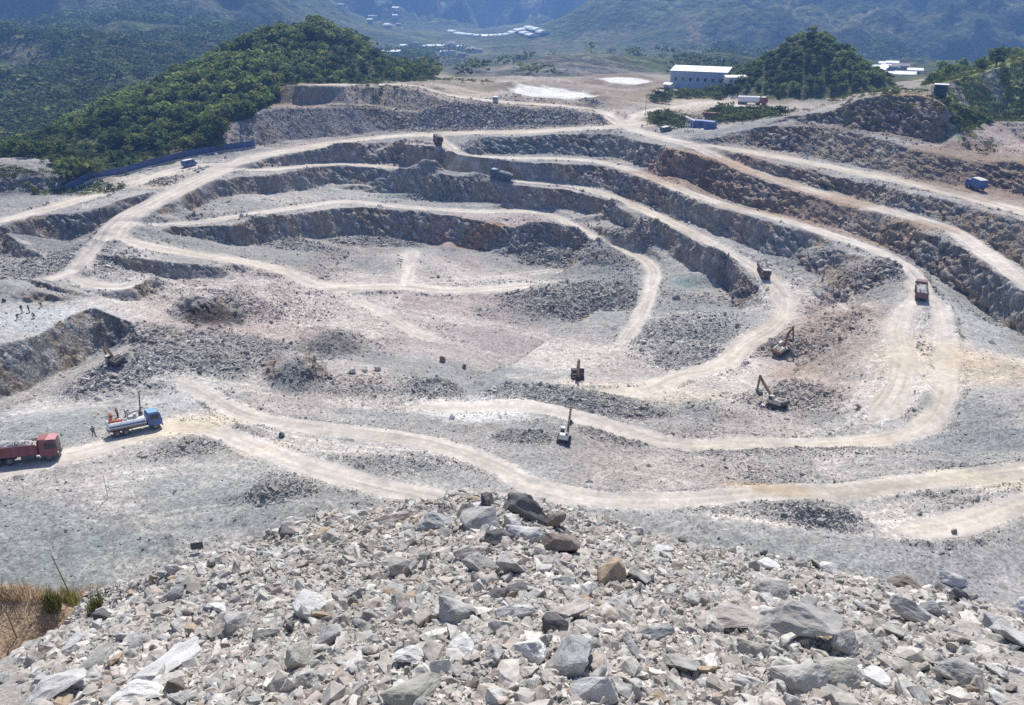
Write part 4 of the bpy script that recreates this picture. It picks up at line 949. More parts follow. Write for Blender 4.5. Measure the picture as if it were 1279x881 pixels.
def excavator(label, paint, arm, boom_paint=None, tail='darksteel', hammer=False, group='excavators working in the pit'):
    """arm: x z of boom foot, elbow, boom tip, stick end, bucket end"""
    t = thing('excavator', label, 'excavator', group=group); bp = boom_paint or paint
    tracks(t)
    h = MB().box(-1.9, 1.35, -1.35, 1.35, 1.13, 1.4).prism([(-1.9, 1.4), (.2, 1.4), (.2, 2.25), (-1.2, 2.3), (-1.9, 2.15)], -1.35, 1.35).build('upper_body', paint, t, .05)
    MB().cyl((-.9, .7, 2.25), (-.9, .7, 2.75), .07, n=8).build('exhaust', 'darksteel', h, 0)
    MB().box(-1.7, -.4, -.9, .9, 2.3, 2.36).build('engine_cover', 'darksteel', h, .01)
    MB().prism([(-2.5, 1.2), (-1.9, 1.1), (-1.9, 2.2), (-2.35, 2.15), (-2.55, 1.8)], -1.35, 1.35).build('counterweight', tail, t, .08)
    cab = MB().prism([(.25, 1.4), (1.75, 1.4), (1.8, 2.1), (1.45, 2.95), (.3, 2.98)], .35, 1.33).build('cab', paint, t, .05)
    MB().prism([(1.79, 1.6), (1.83, 2.1), (1.5, 2.88), (1.47, 2.88), (1.80, 2.1), (1.76, 1.6)], .43, 1.25).build('windscreen', 'glass', cab, 0)
    MB().box(.4, 1.4, 1.33, 1.345, 2.0, 2.8).build('side_window', 'glass', cab, 0)
    MB().box(.3, 1.4, .4, 1.28, 2.985, 3.03).build('cab_roof', 'offwhite', cab, 0)
    a, e, b, s, k = arm
    bm_ = MB().bar(a, e, .45, .7, -.55, -.1).bar(e, b, .7, .38, -.551, -.099).build('boom', bp, t, .03)
    mid = ((a[0] + e[0]) / 2 + .1, (a[1] + e[1]) / 2)
    MB().cyl((1.3, -.33, 1.3), (mid[0] + .2, -.33, mid[1]), .1, n=10).cyl((e[0], -.33, e[1] + .42), (b[0] - .1, -.33, b[1] + .45), .09, n=10).build('hydraulic_ram', 'steel', bm_, 0)
    d = Vector((s[0] - b[0], s[1] - b[1])).normalized()
    st = MB().bar((b[0] - d.x * .6, b[1] - d.y * .6), s, .55, .3, -.5, -.15).build('stick', bp, t, .03)
    if hammer:
        MB().bar(s, k, .5, .42, -.55, -.1).bar(k, (k[0] + (k[0] - s[0]) * .6, k[1] + (k[1] - s[1]) * .6), .16, .1, -.4, -.25).build('rock_hammer', 'darksteel', t, .02)
    else:
        w = Vector((k[0] - s[0], k[1] - s[1])); L = w.length; w.normalize(); nx, nz = w.y, -w.x
        P = lambda f, g: (s[0] + w.x * L * f + nx * g, s[1] + w.y * L * f + nz * g)
        MB().prism([P(0, 0), P(.1, .45), P(.5, .8), P(1, .75), P(1.1, .2), P(1.0, .28), P(.9, .62), P(.5, .66), P(.2, .35), P(.12, -.05)], -.95, .3).prism([P(0.02, 0), P(.1, .44), P(.5, .79), P(1, .74), P(1.08, .2)], -.96, -.9).prism([P(0.02, 0), P(.1, .44), P(.5, .79), P(1, .74), P(1.08, .2)], .25, .31).build('bucket', 'darksteel', t, .01)
    return t
def drill_rig():
    t = thing('drilling_rig', 'white tracked drilling rig with its dark mast standing upright beside the pale road', 'drilling rig')
    tracks(t, 3.4, .8, 1.2, .5)
    MB().box(-1.5, 1.3, -.95, .95, .95, 1.15).prism([(-1.5, 1.15), (.2, 1.15), (.2, 1.95), (-1.35, 2.0)], -.95, .95).build('deck', 'white', t, .04)
    cab = MB().prism([(.3, 1.15), (1.35, 1.15), (1.35, 2.1), (1.15, 2.85), (.35, 2.85)], .05, 1.0).build('cab', 'white', t, .05)
    MB().box(1.36, 1.38, .15, .9, 1.5, 2.3).build('windscreen', 'glass', cab, 0)
    MB().box(.4, 1.15, 1.0, 1.015, 1.7, 2.6).box(.29, .3, .15, .9, 1.7, 2.6).build('side_window', 'glass', cab, 0)
    MB().bar((.2, 1.5), (1.9, 2.6), .4, .3, -.75, -.4).build('boom', 'darksteel', t, .02)
    m = MB()
    for yy in (-.78, -.42): m.box(2.0, 2.12, yy, yy + .1, .5, 7.4).box(2.28, 2.4, yy, yy + .1, .5, 7.4)
    for k in range(12): m.box(2.0, 2.4, -.78, -.32, .6 + k * .6, .68 + k * .6)
    mast = m.build('mast', 'darksteel', t, 0)
    MB().cyl((2.2, -.55, .1), (2.2, -.55, 7.2), .07, n=8).box(1.95, 2.45, -.8, -.3, 4.3, 4.9).build('drill_rod', 'steel', mast, 0)
    MB().box(1.7, 2.0, -1.2, -.8, 2.9, 4.3).build('dust_hood', 'black', mast, .03)
    MB().cyl((-1.0, -.5, 1.95), (-1.0, -.5, 2.5), .3, n=14).build('air_filter', 'steel', t, 0)
    return t

# ------------------------------------------------------------------ people
def person(label, pose, shirt, trousers, helmet=None, h=1.72, group=None):
    """pose: joints in metres for a figure of 1.72 m facing +x"""
    J = {'pelvis': (0, 0, .95), 'waist': (0, 0, 1.1), 'chest': (0, 0, 1.32), 'neck': (0, 0, 1.48), 'chin': (.02, 0, 1.53), 'head': (.02, 0, 1.62), 'crown': (.0, 0, 1.70)}
    for s, n in ((1, 'l'), (-1, 'r')):
        J.update({n + 'sh': (0, s * .19, 1.42), n + 'el': (-.02, s * .25, 1.14), n + 'wr': (.06, s * .26, .9), n + 'ha': (.08, s * .26, .82), n + 'hip': (0, s * .1, .9), n + 'kn': (.03, s * .11, .5), n + 'an': (-.02, s * .11, .09), n + 'to': (.15, s * .13, .05)})
    J.update(pose)
    E = [('pelvis','waist'),('waist','chest'),('chest','neck'),('neck','chin'),('chin','head'),('head','crown')]
    for n in 'lr': E += [('chest', n+'sh'), (n+'sh', n+'el'), (n+'el', n+'wr'), (n+'wr', n+'ha'), ('pelvis', n+'hip'), (n+'hip', n+'kn'), (n+'kn', n+'an'), (n+'an', n+'to')]
    rad = {'pelvis': (.15, .12), 'waist': (.15, .11), 'chest': (.17, .12), 'neck': (.06, .06), 'chin': (.075, .08), 'head': (.095, .105), 'crown': (.06, .07)}
    for n in 'lr': rad.update({n+'sh': (.075, .075), n+'el': (.05, .05), n+'wr': (.036, .036), n+'ha': (.045, .03), n+'hip': (.1, .1), n+'kn': (.065, .065), n+'an': (.05, .05), n+'to': (.045, .035)})
    ks = list(J); me = bpy.data.meshes.new('skeleton')
    me.from_pydata([J[k] for k in ks], [(ks.index(a), ks.index(b)) for a, b in E], [])
    o = bpy.data.objects.new('person', me); COL.objects.link(o)
    sk = o.modifiers.new('skin', 'SKIN'); sub = o.modifiers.new('smooth', 'SUBSURF'); sub.levels = sub.render_levels = 1
    if not me.skin_vertices: 
        o.select_set(True); bpy.context.view_layer.objects.active = o; bpy.ops.mesh.customdata_skin_add()
    for i, k in enumerate(ks):
        me.skin_vertices[0].data[i].radius = rad[k]; me.skin_vertices[0].data[i].use_root = (k == 'pelvis')
    dg = bpy.context.evaluated_depsgraph_get()
    nm = bpy.data.meshes.new_from_object(o.evaluated_get(dg)); nm.name = 'person'
    o.modifiers.clear(); o.data = nm; bpy.data.meshes.remove(me)
    for k in (shirt, trousers, 'skin', 'black'): nm.materials.append(M[k])
    jt = {k: Vector(J[k]) for k in ks}
    body = {'pelvis': 1, 'waist': 0, 'chest': 0, 'neck': 2, 'chin': 2, 'head': 2, 'crown': 2}
    for n in 'lr': body.update({n+'sh': 0, n+'el': 0, n+'wr': 2, n+'ha': 2, n+'hip': 1, n+'kn': 1, n+'an': 1, n+'to': 3})
    for p in nm.polygons:
        c = p.center; p.material_index = body[min(ks, key=lambda k: (jt[k] - c).length)]; p.use_smooth = True
    tag(o, label, 'person', group)
    hd = Vector(J['head']); cr = (Vector(J['crown']) - Vector(J['chin'])).normalized()
    bmh = MB(); rings = 5; n = 14; a_ = cr.orthogonal().normalized(); b_ = cr.cross(a_); v = []
    for k in range(rings):
        th = (math.pi / 2) * k / (rings - 1) * .98
        v += [hd + cr * (.02 + .125 * math.sin(th)) + (a_ * math.cos(6.2832 * i / n) + b_ * math.sin(6.2832 * i / n)) * .125 * math.cos(th) for i in range(n)]
    bmh.add(v, [(k*n+i, k*n+(i+1)%n, (k+1)*n+(i+1)%n, (k+1)*n+i) for k in range(rings-1) for i in range(n)] + [tuple((rings-1)*n+i for i in range(n))])
    bmh.build('hard_hat' if helmet else 'hair', helmet or 'black', o, 0)
    return o
STAND = {}
WALK = {'lkn': (.2, .11, .52), 'lan': (.26, .11, .1), 'lto': (.42, .13, .06), 'rkn': (.02, -.11, .5), 'ran': (-.26, -.11, .14), 'rto': (-.12, -.13, .05), 'lel': (-.12, .26, 1.16), 'lwr': (-.12, .26, .92), 'lha': (-.1, .26, .84), 'rel': (.1, -.26, 1.16), 'rwr': (.24, -.25, .98), 'rha': (.3, -.24, .92)}
BEND = {'waist': (.1, 0, 1.06), 'chest': (.34, 0, 1.14), 'neck': (.5, 0, 1.17), 'chin': (.56, 0, 1.16), 'head': (.64, 0, 1.15), 'crown': (.71, 0, 1.18), 'lsh': (.44, .19, 1.12), 'rsh': (.44, -.19, 1.12), 'lel': (.5, .22, .84), 'rel': (.5, -.22, .84), 'lwr': (.62, .16, .62), 'rwr': (.62, -.16, .62), 'lha': (.66, .14, .55), 'rha': (.66, -.14, .55)}
CROUCH = {'pelvis': (-.12, 0, .42), 'waist': (-.06, 0, .58), 'chest': (.06, 0, .78), 'neck': (.15, 0, .93), 'chin': (.19, 0, .97), 'head': (.22, 0, 1.05), 'crown': (.22, 0, 1.13), 'lsh': (.1, .19, .88), 'rsh': (.1, -.19, .88), 'lel': (.3, .22, .66), 'rel': (.3, -.22, .66), 'lwr': (.48, .14, .5), 'rwr': (.48, -.14, .5), 'lha': (.54, .12, .45), 'rha': (.54, -.12, .45), 'lhip': (-.08, .1, .4), 'rhip': (-.08, -.1, .4), 'lkn': (.3, .16, .46), 'rkn': (.3, -.16, .46), 'lan': (.02, .14, .09), 'ran': (.02, -.14, .09), 'lto': (.18, .16, .05), 'rto': (.18, -.16, .05)}
# ------------------------------------------------------------------ rock
def rock_mat(name, col, var=0.22):
    m, nt, b = nodes(name); L = nt.links.new
    tc = N(nt, 'ShaderNodeTexCoord'); oi = N(nt, 'ShaderNodeObjectInfo')
    n = N(nt, 'ShaderNodeTexNoise', Scale=2.2, Detail=7.0, Roughness=0.68); L(tc.outputs['Object'], n.inputs['Vector'])
    n2 = N(nt, 'ShaderNodeTexNoise', Scale=14.0, Detail=6.0, Roughness=0.75); L(tc.outputs['Object'], n2.inputs['Vector'])
    w = N(nt, 'ShaderNodeTexWave', Scale=1.1, Distortion=5.0, Detail=3.0); w.bands_direction = 'DIAGONAL'; L(tc.outputs['Object'], w.inputs['Vector'])
    mr = N(nt, 'ShaderNodeMapRange'); mr.inputs[1].default_value = .3; mr.inputs[2].default_value = .7; mr.inputs[3].default_value = 1 - var; mr.inputs[4].default_value = 1 + var; L(n.outputs[0], mr.inputs[0])
    mr2 = N(nt, 'ShaderNodeMapRange'); mr2.inputs[3].default_value = .9; mr2.inputs[4].default_value = 1.08; L(w.outputs['Fac'], mr2.inputs[0])
    mr3 = N(nt, 'ShaderNodeMapRange'); mr3.inputs[3].default_value = .84; mr3.inputs[4].default_value = 1.14; L(oi.outputs['Random'], mr3.inputs[0])
    a = N(nt, 'ShaderNodeMath', operation='MULTIPLY'); L(mr.outputs[0], a.inputs[0]); L(mr2.outputs[0], a.inputs[1])
    a2 = N(nt, 'ShaderNodeMath', operation='MULTIPLY'); L(a.outputs[0], a2.inputs[0]); L(mr3.outputs[0], a2.inputs[1])
    sc = N(nt, 'ShaderNodeVectorMath', operation='SCALE'); sc.inputs[0].default_value = col; L(a2.outputs[0], sc.inputs['Scale']); L(sc.outputs[0], b.inputs['Base Color'])
    bp = N(nt, 'ShaderNodeBump'); bp.inputs['Strength'].default_value = .55; bp.inputs['Distance'].default_value = .06; L(n2.outputs[0], bp.inputs['Height']); L(bp.outputs[0], b.inputs['Normal'])
    return m
M_ROCK = {'grey': rock_mat('grey rock', (.46,.445,.42)), 'pale': rock_mat('pale rock', (.52,.51,.49)), 'white': rock_mat('whitish rock', (.66,.65,.63), .12), 'pink': rock_mat('pinkish rock', (.46,.415,.385)), 'blue': rock_mat('bluish rock', (.42,.43,.425)), 'brown': rock_mat('brown rock', (.25,.215,.185)), 'orange': rock_mat('orange brown rock', (.40,.32,.23)), 'dark': rock_mat('dark rock', (.17,.165,.165)), 'olive': rock_mat('olive grey rock', (.42,.41,.36))}
def rubble_mat(name):
    m, nt, b = nodes(name); L = nt.links.new
    a = N(nt, 'ShaderNodeAttribute', attribute_name='tint'); tc = N(nt, 'ShaderNodeTexCoord')
    n = N(nt, 'ShaderNodeTexNoise', Scale=14.0, Detail=5.0, Roughness=0.7); L(tc.outputs['Object'], n.inputs['Vector'])
    mr = N(nt, 'ShaderNodeMapRange'); mr.inputs[1].default_value = .3; mr.inputs[2].default_value = .7; mr.inputs[3].default_value = .75; mr.inputs[4].default_value = 1.25; L(n.outputs[0], mr.inputs[0])
    sc = N(nt, 'ShaderNodeVectorMath', operation='SCALE'); L(a.outputs['Color'], sc.inputs[0]); L(mr.outputs[0], sc.inputs['Scale']); L(sc.outputs[0], b.inputs['Base Color'])
    return m
M_RUB = rubble_mat('loose broken rock')
def hull(points):
    bm = bmesh.new()
    for p in points: bm.verts.new(p)
    r = bmesh.ops.convex_hull(bm, input=bm.verts)
    junk = [v for v in bm.verts if not v.link_faces]
    if junk: bmesh.ops.delete(bm, geom=junk, context='VERTS')
    return bm
def rock_shape(seed, n=14, flat=0.6, detail=0):
    """angular broken block about one metre across"""
    g = random.Random(seed); pts = []
    for _ in range(n):
        p = Vector((g.gauss(0, 1), g.gauss(0, 1), g.gauss(0, 1))).normalized()
        k = max(abs(p.x), abs(p.y), abs(p.z)); p = p * (0.5 / k) * 0.55 + p * 0.5 * 0.45
        p *= g.uniform(.82, 1.08); pts.append((p.x, p.y * g.uniform(.7, .9), p.z * flat))
    bm = hull(pts)
    if detail:
        bmesh.ops.dissolve_limit(bm, angle_limit=0.2, verts=bm.verts, edges=bm.edges)
        bmesh.ops.bevel(bm, geom=list(bm.edges), offset=.018, segments=1, affect='EDGES', clamp_overlap=True)
        bmesh.ops.triangulate(bm, faces=bm.faces)
        for it in range(3):
            bmesh.ops.subdivide_edges(bm, edges=[e for e in bm.edges if e.calc_length() > .085], cuts=1, use_grid_fill=True)
            bmesh.ops.triangulate(bm, faces=[f for f in bm.faces if len(f.verts) > 3])
        bm.normal_update()
        co = np.array([v.co for v in bm.verts]); no = [v.normal.copy() for v in bm.verts]
        s = seed * 3.7
        d = 0.035 * vnoise3(co[:,0]*3.2+s, co[:,1]*3.2, co[:,2]*3.2, seed) + 0.022 * vnoise3(co[:,0]*8+s, co[:,1]*8, co[:,2]*8, seed+1) + .011 * vnoise3(co[:,0]*18+s, co[:,1]*18, co[:,2]*22, seed+2)
        lay = 0.014 * np.round(2.5 * vnoise3(co[:,0]*2+s, co[:,1]*2, co[:,2]*11, seed+5))
        for v, nn, k in zip(bm.verts, no, d + lay * .6): v.co += nn * float(k)
    return bm
ROCK_ME = []
for i in range(16):
    bm = rock_shape(100 + i, 11 + i % 6, (.5, .7, .85, .42)[i % 4], 1)
    me = bpy.data.meshes.new('rock'); bm.to_mesh(me); bm.free(); ROCK_ME.append(me)
_slot = {}
def rock_mesh(i, tone):
    k = (i % 16, tone)
    if k not in _slot:
        me = ROCK_ME[i % 16].copy(); me.materials.append(M_ROCK[tone]); _slot[k] = me
    return _slot[k]
def rock(label, loc, size, tone, i, rot, group=None, name='rock'):
    o = bpy.data.objects.new(name, rock_mesh(i, tone)); COL.objects.link(o)
    o.location = loc; o.scale = size; o.rotation_euler = rot
    return tag(o, label, 'rock', group)
# the rocks one can single out on the dump: u, v of the middle, width and height in pixels, tone, shape, tilt, label
HERO = [
 (583,640,30,26,'dark',5,(20,-20),'dark broken stone at the left end of the rim cluster'),
 (625,672,40,26,'dark',7,(-20,10),'dark cracked rock under the pale square block at the rim'),
 (655,668,44,22,'pale',8,(14,10),'pale flat stone beneath the big tilted slab'),
 (596,705,36,30,'grey',10,(-15,25),'grey wedge standing below the rim cluster'),
 (690,650,36,24,'brown',3,(-20,-20),'brownish stone leaning on the right end of the big tilted slab'),
 (667,637,74,40,'dark',12,(-38,22),'large dark tilted slab at the highest rim of the rubble dump'),
 (607,627,27,30,'dark',1,(10,10),'dark upright block at the rim just left of the big tilted slab'),
 (601,652,46,42,'grey',2,(15,-10),'big grey block with a sunlit top below the dark rim blocks'),
 (638,653,30,26,'pale',1,(5,5),'pale square block between the grey block and the tilted slab'),
 (489,649,38,25,'pink',0,(20,-6),'pinkish pentagonal stone near the left part of the rim'),
 (543,654,38,30,'blue',4,(24,-12),'pale bluish flat stone right of the pinkish stone near the rim'),
 (702,681,50,42,'brown',5,(-25,15),'dark brown wedge below the right end of the tilted slab'),
 (640,709,34,36,'grey',6,(-10,40),'grey rock with a dark left side in the middle of the dump'),
 (763,716,36,48,'orange',9,(70,25),'orange brown stone standing on edge'),
 (501,710,30,28,'grey',2,(10,0),'grey cube shaped rock on the upper left of the dump'),
 (571,765,58,38,'pale',8,(22,14),'pale wide boulder with a shadowed underside at the dump centre'),
 (643,764,50,28,'white',0,(14,8),'whitish flat stone right of the pale wide boulder'),
 (714,764,50,40,'pink',6,(10,-15),'pinkish pale block near the dump centre'),
 (662,802,36,64,'white',3,(40,35),'long whitish stone leaning down the slope'),
 (717,822,66,66,'blue',5,(15,-30),'big blue grey boulder with a dark cleft face'),
 (815,792,54,32,'blue',0,(18,5),'light blue grey flat boulder right of the cleft boulder'),
 (517,821,46,22,'white',4,(12,6),'small whitish flat stone on the lower middle left'),
 (516,866,74,32,'olive',8,(8,-5),'olive grey broad slab at the bottom edge'),
 (744,864,60,38,'white',2,(30,-28),'white block at the bottom edge, middle'),
 (617,872,38,26,'white',1,(0,15),'small rounded white stone at the bottom edge, middle'),
 (798,720,28,27,'grey',6,(10,20),'grey squarish stone beside the orange brown stone'),
 (768,757,30,20,'pale',4,(16,0),'small pale flat stone below the orange brown stone'),
 (215,832,80,50,'white',6,(16,-8),'largest white boulder on the lower left of the dump'),
 (175,869,58,30,'white',4,(5,5),'white flat boulder at the lower left corner of the dump'),
 (219,860,34,24,'brown',1,(0,30),'brownish grey stone wedged under the largest white boulder'),
 (388,755,40,42,'white',9,(25,0),'tall whitish rock with a black shadow under it, left half'),
 (296,778,30,28,'pale',2,(10,10),'pale rock left of the tall whitish rock'),
 (412,794,38,28,'pale',5,(10,-20),'pale rock just below the tall whitish rock'),
 (377,820,38,42,'olive',9,(5,25),'olive grey upright rock on the lower left half'),
 (387,846,28,30,'grey',3,(30,30),'grey pointed stone below the olive grey upright rock'),
 (333,791,30,20,'grey',0,(12,0),'grey flat stone between the pale rock and the olive rock'),
 (219,742,24,18,'blue',8,(30,-30),'dark bluish stone at the left rim of the dump'),
 (128,772,26,22,'dark',1,(0,0),'dark cube stone beside the grass tuft'),
 (363,665,30,24,'dark',2,(-75,5),'dark square block standing on the left rim'),
 (957,738,44,34,'grey',10,(12,-5),'grey boulder with a deep shadow beneath, right half'),
 (994,781,92,56,'grey',4,(24,-22),'very large flat grey slab on the right half of the dump'),
 (1054,802,32,40,'grey',9,(20,20),'grey rock against the right end of the very large slab'),
 (1037,846,54,46,'olive',10,(14,-14),'olive grey boulder below the very large slab'),
 (994,850,66,46,'grey',8,(18,-25),'grey sloping boulder left of the olive boulder at the bottom right'),
 (1141,768,58,38,'grey',0,(18,18),'broad grey slab on the far right of the dump'),
 (1108,788,36,32,'olive',6,(8,0),'olive grey block left of the broad grey slab'),
 (1166,766,28,34,'blue',12,(20,40),'bluish pointed slab touching the broad grey slab'),
 (1131,731,38,18,'brown',4,(10,12),'flat brown stone near the right rim'),
 (1189,724,32,18,'pale',8,(5,15),'pale flat stone on the right rim'),
 (1236,781,32,24,'blue',1,(5,5),'blue grey stone at the far right edge below the rim'),
 (1205,747,32,20,'dark',12,(10,25),'dark thin slab right of the flat brown stone'),
 (1262,798,44,40,'pale',6,(5,0),'pale boulder at the right edge of the picture'),
 (1034,762,28,20,'grey',3,(15,-10),'small grey pointed stone above the very large slab'),
 (940,811,40,22,'olive',8,(8,8),'olive flat stone below left of the very large slab'),
 (926,855,28,18,'pale',2,(5,0),'small pale block at the bottom, left of the sloping boulder'),
 (973,858,28,18,'white',1,(5,10),'small white rounded stone under the sloping boulder'),
 (866,747,24,22,'pale',5,(15,0),'small pale upright stone on the middle right'),
 (913,777,74,20,'pink',4,(6,-6),'long flat pinkish slab on the middle right'),
 (960,705,22,18,'white',9,(10,0),'small whitish upright stone on the upper right of the dump'),
 (856,678,22,14,'dark',2,(0,10),'small dark stone below the rim right of the centre'),
 (1274,760,24,26,'pale',10,(10,0),'pale rounded rock on the rim at the right edge'),
 (933,876,32,16,'white',1,(0,0),'white stone cut by the bottom edge, right half'),
 (590,690,40,26,'pink',0,(20,10),'pinkish grey slab below the big grey rim block'),
 (622,745,34,26,'dark',7,(-30,0),'dark angular rock left of the whitish flat stone'),
 (655,738,50,18,'dark',4,(-15,10),'thin dark slab above the whitish flat stone'),
 (70,862,60,26,'pale',4,(6,-10),'pale flat slab in the lower left corner'),
 (120,830,50,20,'grey',8,(15,-20),'grey thin slab on the left side of the dump'),
 (460,770,26,20,'grey',1,(0,20),'small grey block left of the pale wide boulder'),
 (850,830,44,30,'grey',6,(12,0),'grey block right of the blue grey cleft boulder'),
 (1190,840,46,34,'grey',10,(12,12),'grey boulder in the lower right corner'),
]
def fg_hit(u, v): return hit(u, v, 2.9)
taken = []
for u, v, w, h, tone, i, (tx, ty), lab in HERO:
    x, y, z = fg_hit(u, v + h * .25); r = math.sqrt(x*x + y*y + z*z)
    W = w * r / FPX * (1.1 if tone in ('dark', 'brown') else 1.3 if v < 720 else 1.1); Hh = h * r / FPX
    flat = (.5, .7, .85, .42)[i % 4]
    dep = 0.72                                            # sine of the viewing angle over the dump
    D = min(.85 * W, max(.5 * W, Hh * .9)); T_ = max(.3 * W, min(1.0 * W, Hh * .85))
    az = math.atan2(-x, y)
    rock(lab, (x, y, z + T_ * .3), (W, D / .8, T_ / flat), tone, i, (R(tx), R(ty), az + R(random.uniform(-25, 25))))
    taken.append((x, y, W * .5))
tones = ['grey'] * 5 + ['pale'] * 4 + ['white', 'white', 'pink', 'pink', 'blue', 'blue', 'olive', 'dark', 'brown']
GL = {'grey': 'grey', 'pale': 'pale grey', 'white': 'whitish', 'pink': 'pinkish', 'blue': 'blue grey', 'olive': 'olive grey', 'dark': 'dark', 'brown': 'brown'}
n = 0; tries = 0
while n < 212 and tries < 6000:
    tries += 1
    u, v = random.uniform(-20, 1300), random.uniform(622, 885)
    x, y, z = fg_hit(u, v)
    r = math.hypot(x, y)
    if r > 24 or sample(x, y, SOILM) > .1: continue
    s = random.choice((.16, .2, .24, .28, .34, .42)) * (0.75 + r / 34)
    if any((x - a) ** 2 + (y - b) ** 2 < (c + s * .45) ** 2 for a, b, c in taken): continue
    taken.append((x, y, s * .5)); tone = random.choice(tones)
    rock('smaller %s angular rock lying among the rubble on the dump' % GL[tone], (x, y, z + s * .12), (s * random.uniform(.8, 1.3), s * random.uniform(.7, 1.1), s * random.uniform(.7, 1.15)), tone, random.randrange(16), (random.gauss(0, .35), random.gauss(0, .35), random.uniform(0, 6.28)), 'smaller %s rocks on the dump' % GL[tone])
    n += 1
# boulders in the pit
for u, v, w, tone, lab in [(920,409,12,'dark','dark cubic boulder on the grey slope inside the road loop'),(352,546,12,'dark','round dark boulder beside the near pale road'),(441,466,17,'pale','largest pale boulder of the row above the pit floor'),(456,464,12,'grey','grey boulder right of the largest pale boulder'),(472,463,12,'grey','grey boulder at the right end of the row above the pit floor'),(846,442,8,'dark','small dark boulder at the foot of the grey slope'),(905,394,7,'dark','small dark boulder uphill of the dark cubic boulder'),(887,401,7,'dark','small dark boulder left of the dark cubic boulder'),(552,452,14,'brown','brown upright rock on the brink of the pit floor'),(467,527,10,'pale','pale stone on the gravel above the near road'),(565,523,12,'white','whitish stone beside the wide dusty patch'),(580,460,9,'brown','brown rock on the brink right of the upright brown rock'),(250,466,10,'dark','dark boulder on the rubble at the left'),(662,539,10,'dark','dark rock left of the drilling rig'),(676,540,8,'dark','dark rock just beside the drilling rig'),(213,430,8,'dark','dark stone on the rubble ridge at the left'),(1028,648,9,'grey','grey rock at the lower right road junction'),(1192,665,9,'brown','brown lump beside the lowest right road')]:
    x, y, z = hit(u, v); r = math.sqrt(x*x+y*y+z*z); s = w * r / FPX * .8
    rock(lab, (x, y, z + s * .2), (s, s, s * (1.5 if 'upright' in lab else 1.05)), tone, random.choice((1, 2, 6, 10)), (random.gauss(0, .2), random.gauss(0, .2), random.uniform(0, 6)))

# loose rubble: past counting
HULLS = []
for i in range(40):
    g = random.Random(700 + i)                       # skewed, chipped blocks: sharp edges
    a, b, c = g.uniform(.42, .65), g.uniform(.24, .44), g.uniform(.08, .24)
    pts = [Vector((sx * a * g.uniform(.62, 1.05), sy * b * g.uniform(.6, 1.05), sz * c * g.uniform(.6, 1.05))) for sx in (-1, 1) for sy in (-1, 1) for sz in (-1, 1)]
    for _ in range(g.randint(0, 1)): pts.pop(g.randrange(len(pts)))
    if g.random() < .5: pts.append(Vector((g.uniform(-.2, .2), g.uniform(-.2, .2), c * 1.3)))
    bm = hull(pts); bmesh.ops.triangulate(bm, faces=bm.faces); bm.verts.ensure_lookup_table()
    HULLS.append((np.array([v.co for v in bm.verts], np.float32), np.array([[v.index for v in f.verts] for f in bm.faces], np.int32))); bm.free()
HULLS_BIG = []
for i in range(24):                              # larger stones: more facets, chipped and pitted
    bm = rock_shape(900 + i, 13 + i % 5, (.42, .6, .8)[i % 3]); bmesh.ops.triangulate(bm, faces=bm.faces)
    for it in range(2):
        bmesh.ops.subdivide_edges(bm, edges=[e for e in bm.edges if e.calc_length() > (.34, .2)[it]], cuts=1); bmesh.ops.triangulate(bm, faces=[f for f in bm.faces if len(f.verts) > 3])
    bm.normal_update(); co = np.array([v.co for v in bm.verts]); no = [v.normal.copy() for v in bm.verts]
    d = .05 * vnoise3(co[:,0]*3+i, co[:,1]*3, co[:,2]*3, i) + .03 * vnoise3(co[:,0]*7+i, co[:,1]*7, co[:,2]*8, i+9)
    for v, nn, k in zip(bm.verts, no, d): v.co += nn * float(k)
    bm.verts.ensure_lookup_table(); bm.verts.index_update()
    HULLS_BIG.append((np.array([v.co for v in bm.verts], np.float32), np.array([[v.index for v in f.verts] for f in bm.faces], np.int32))); bm.free()
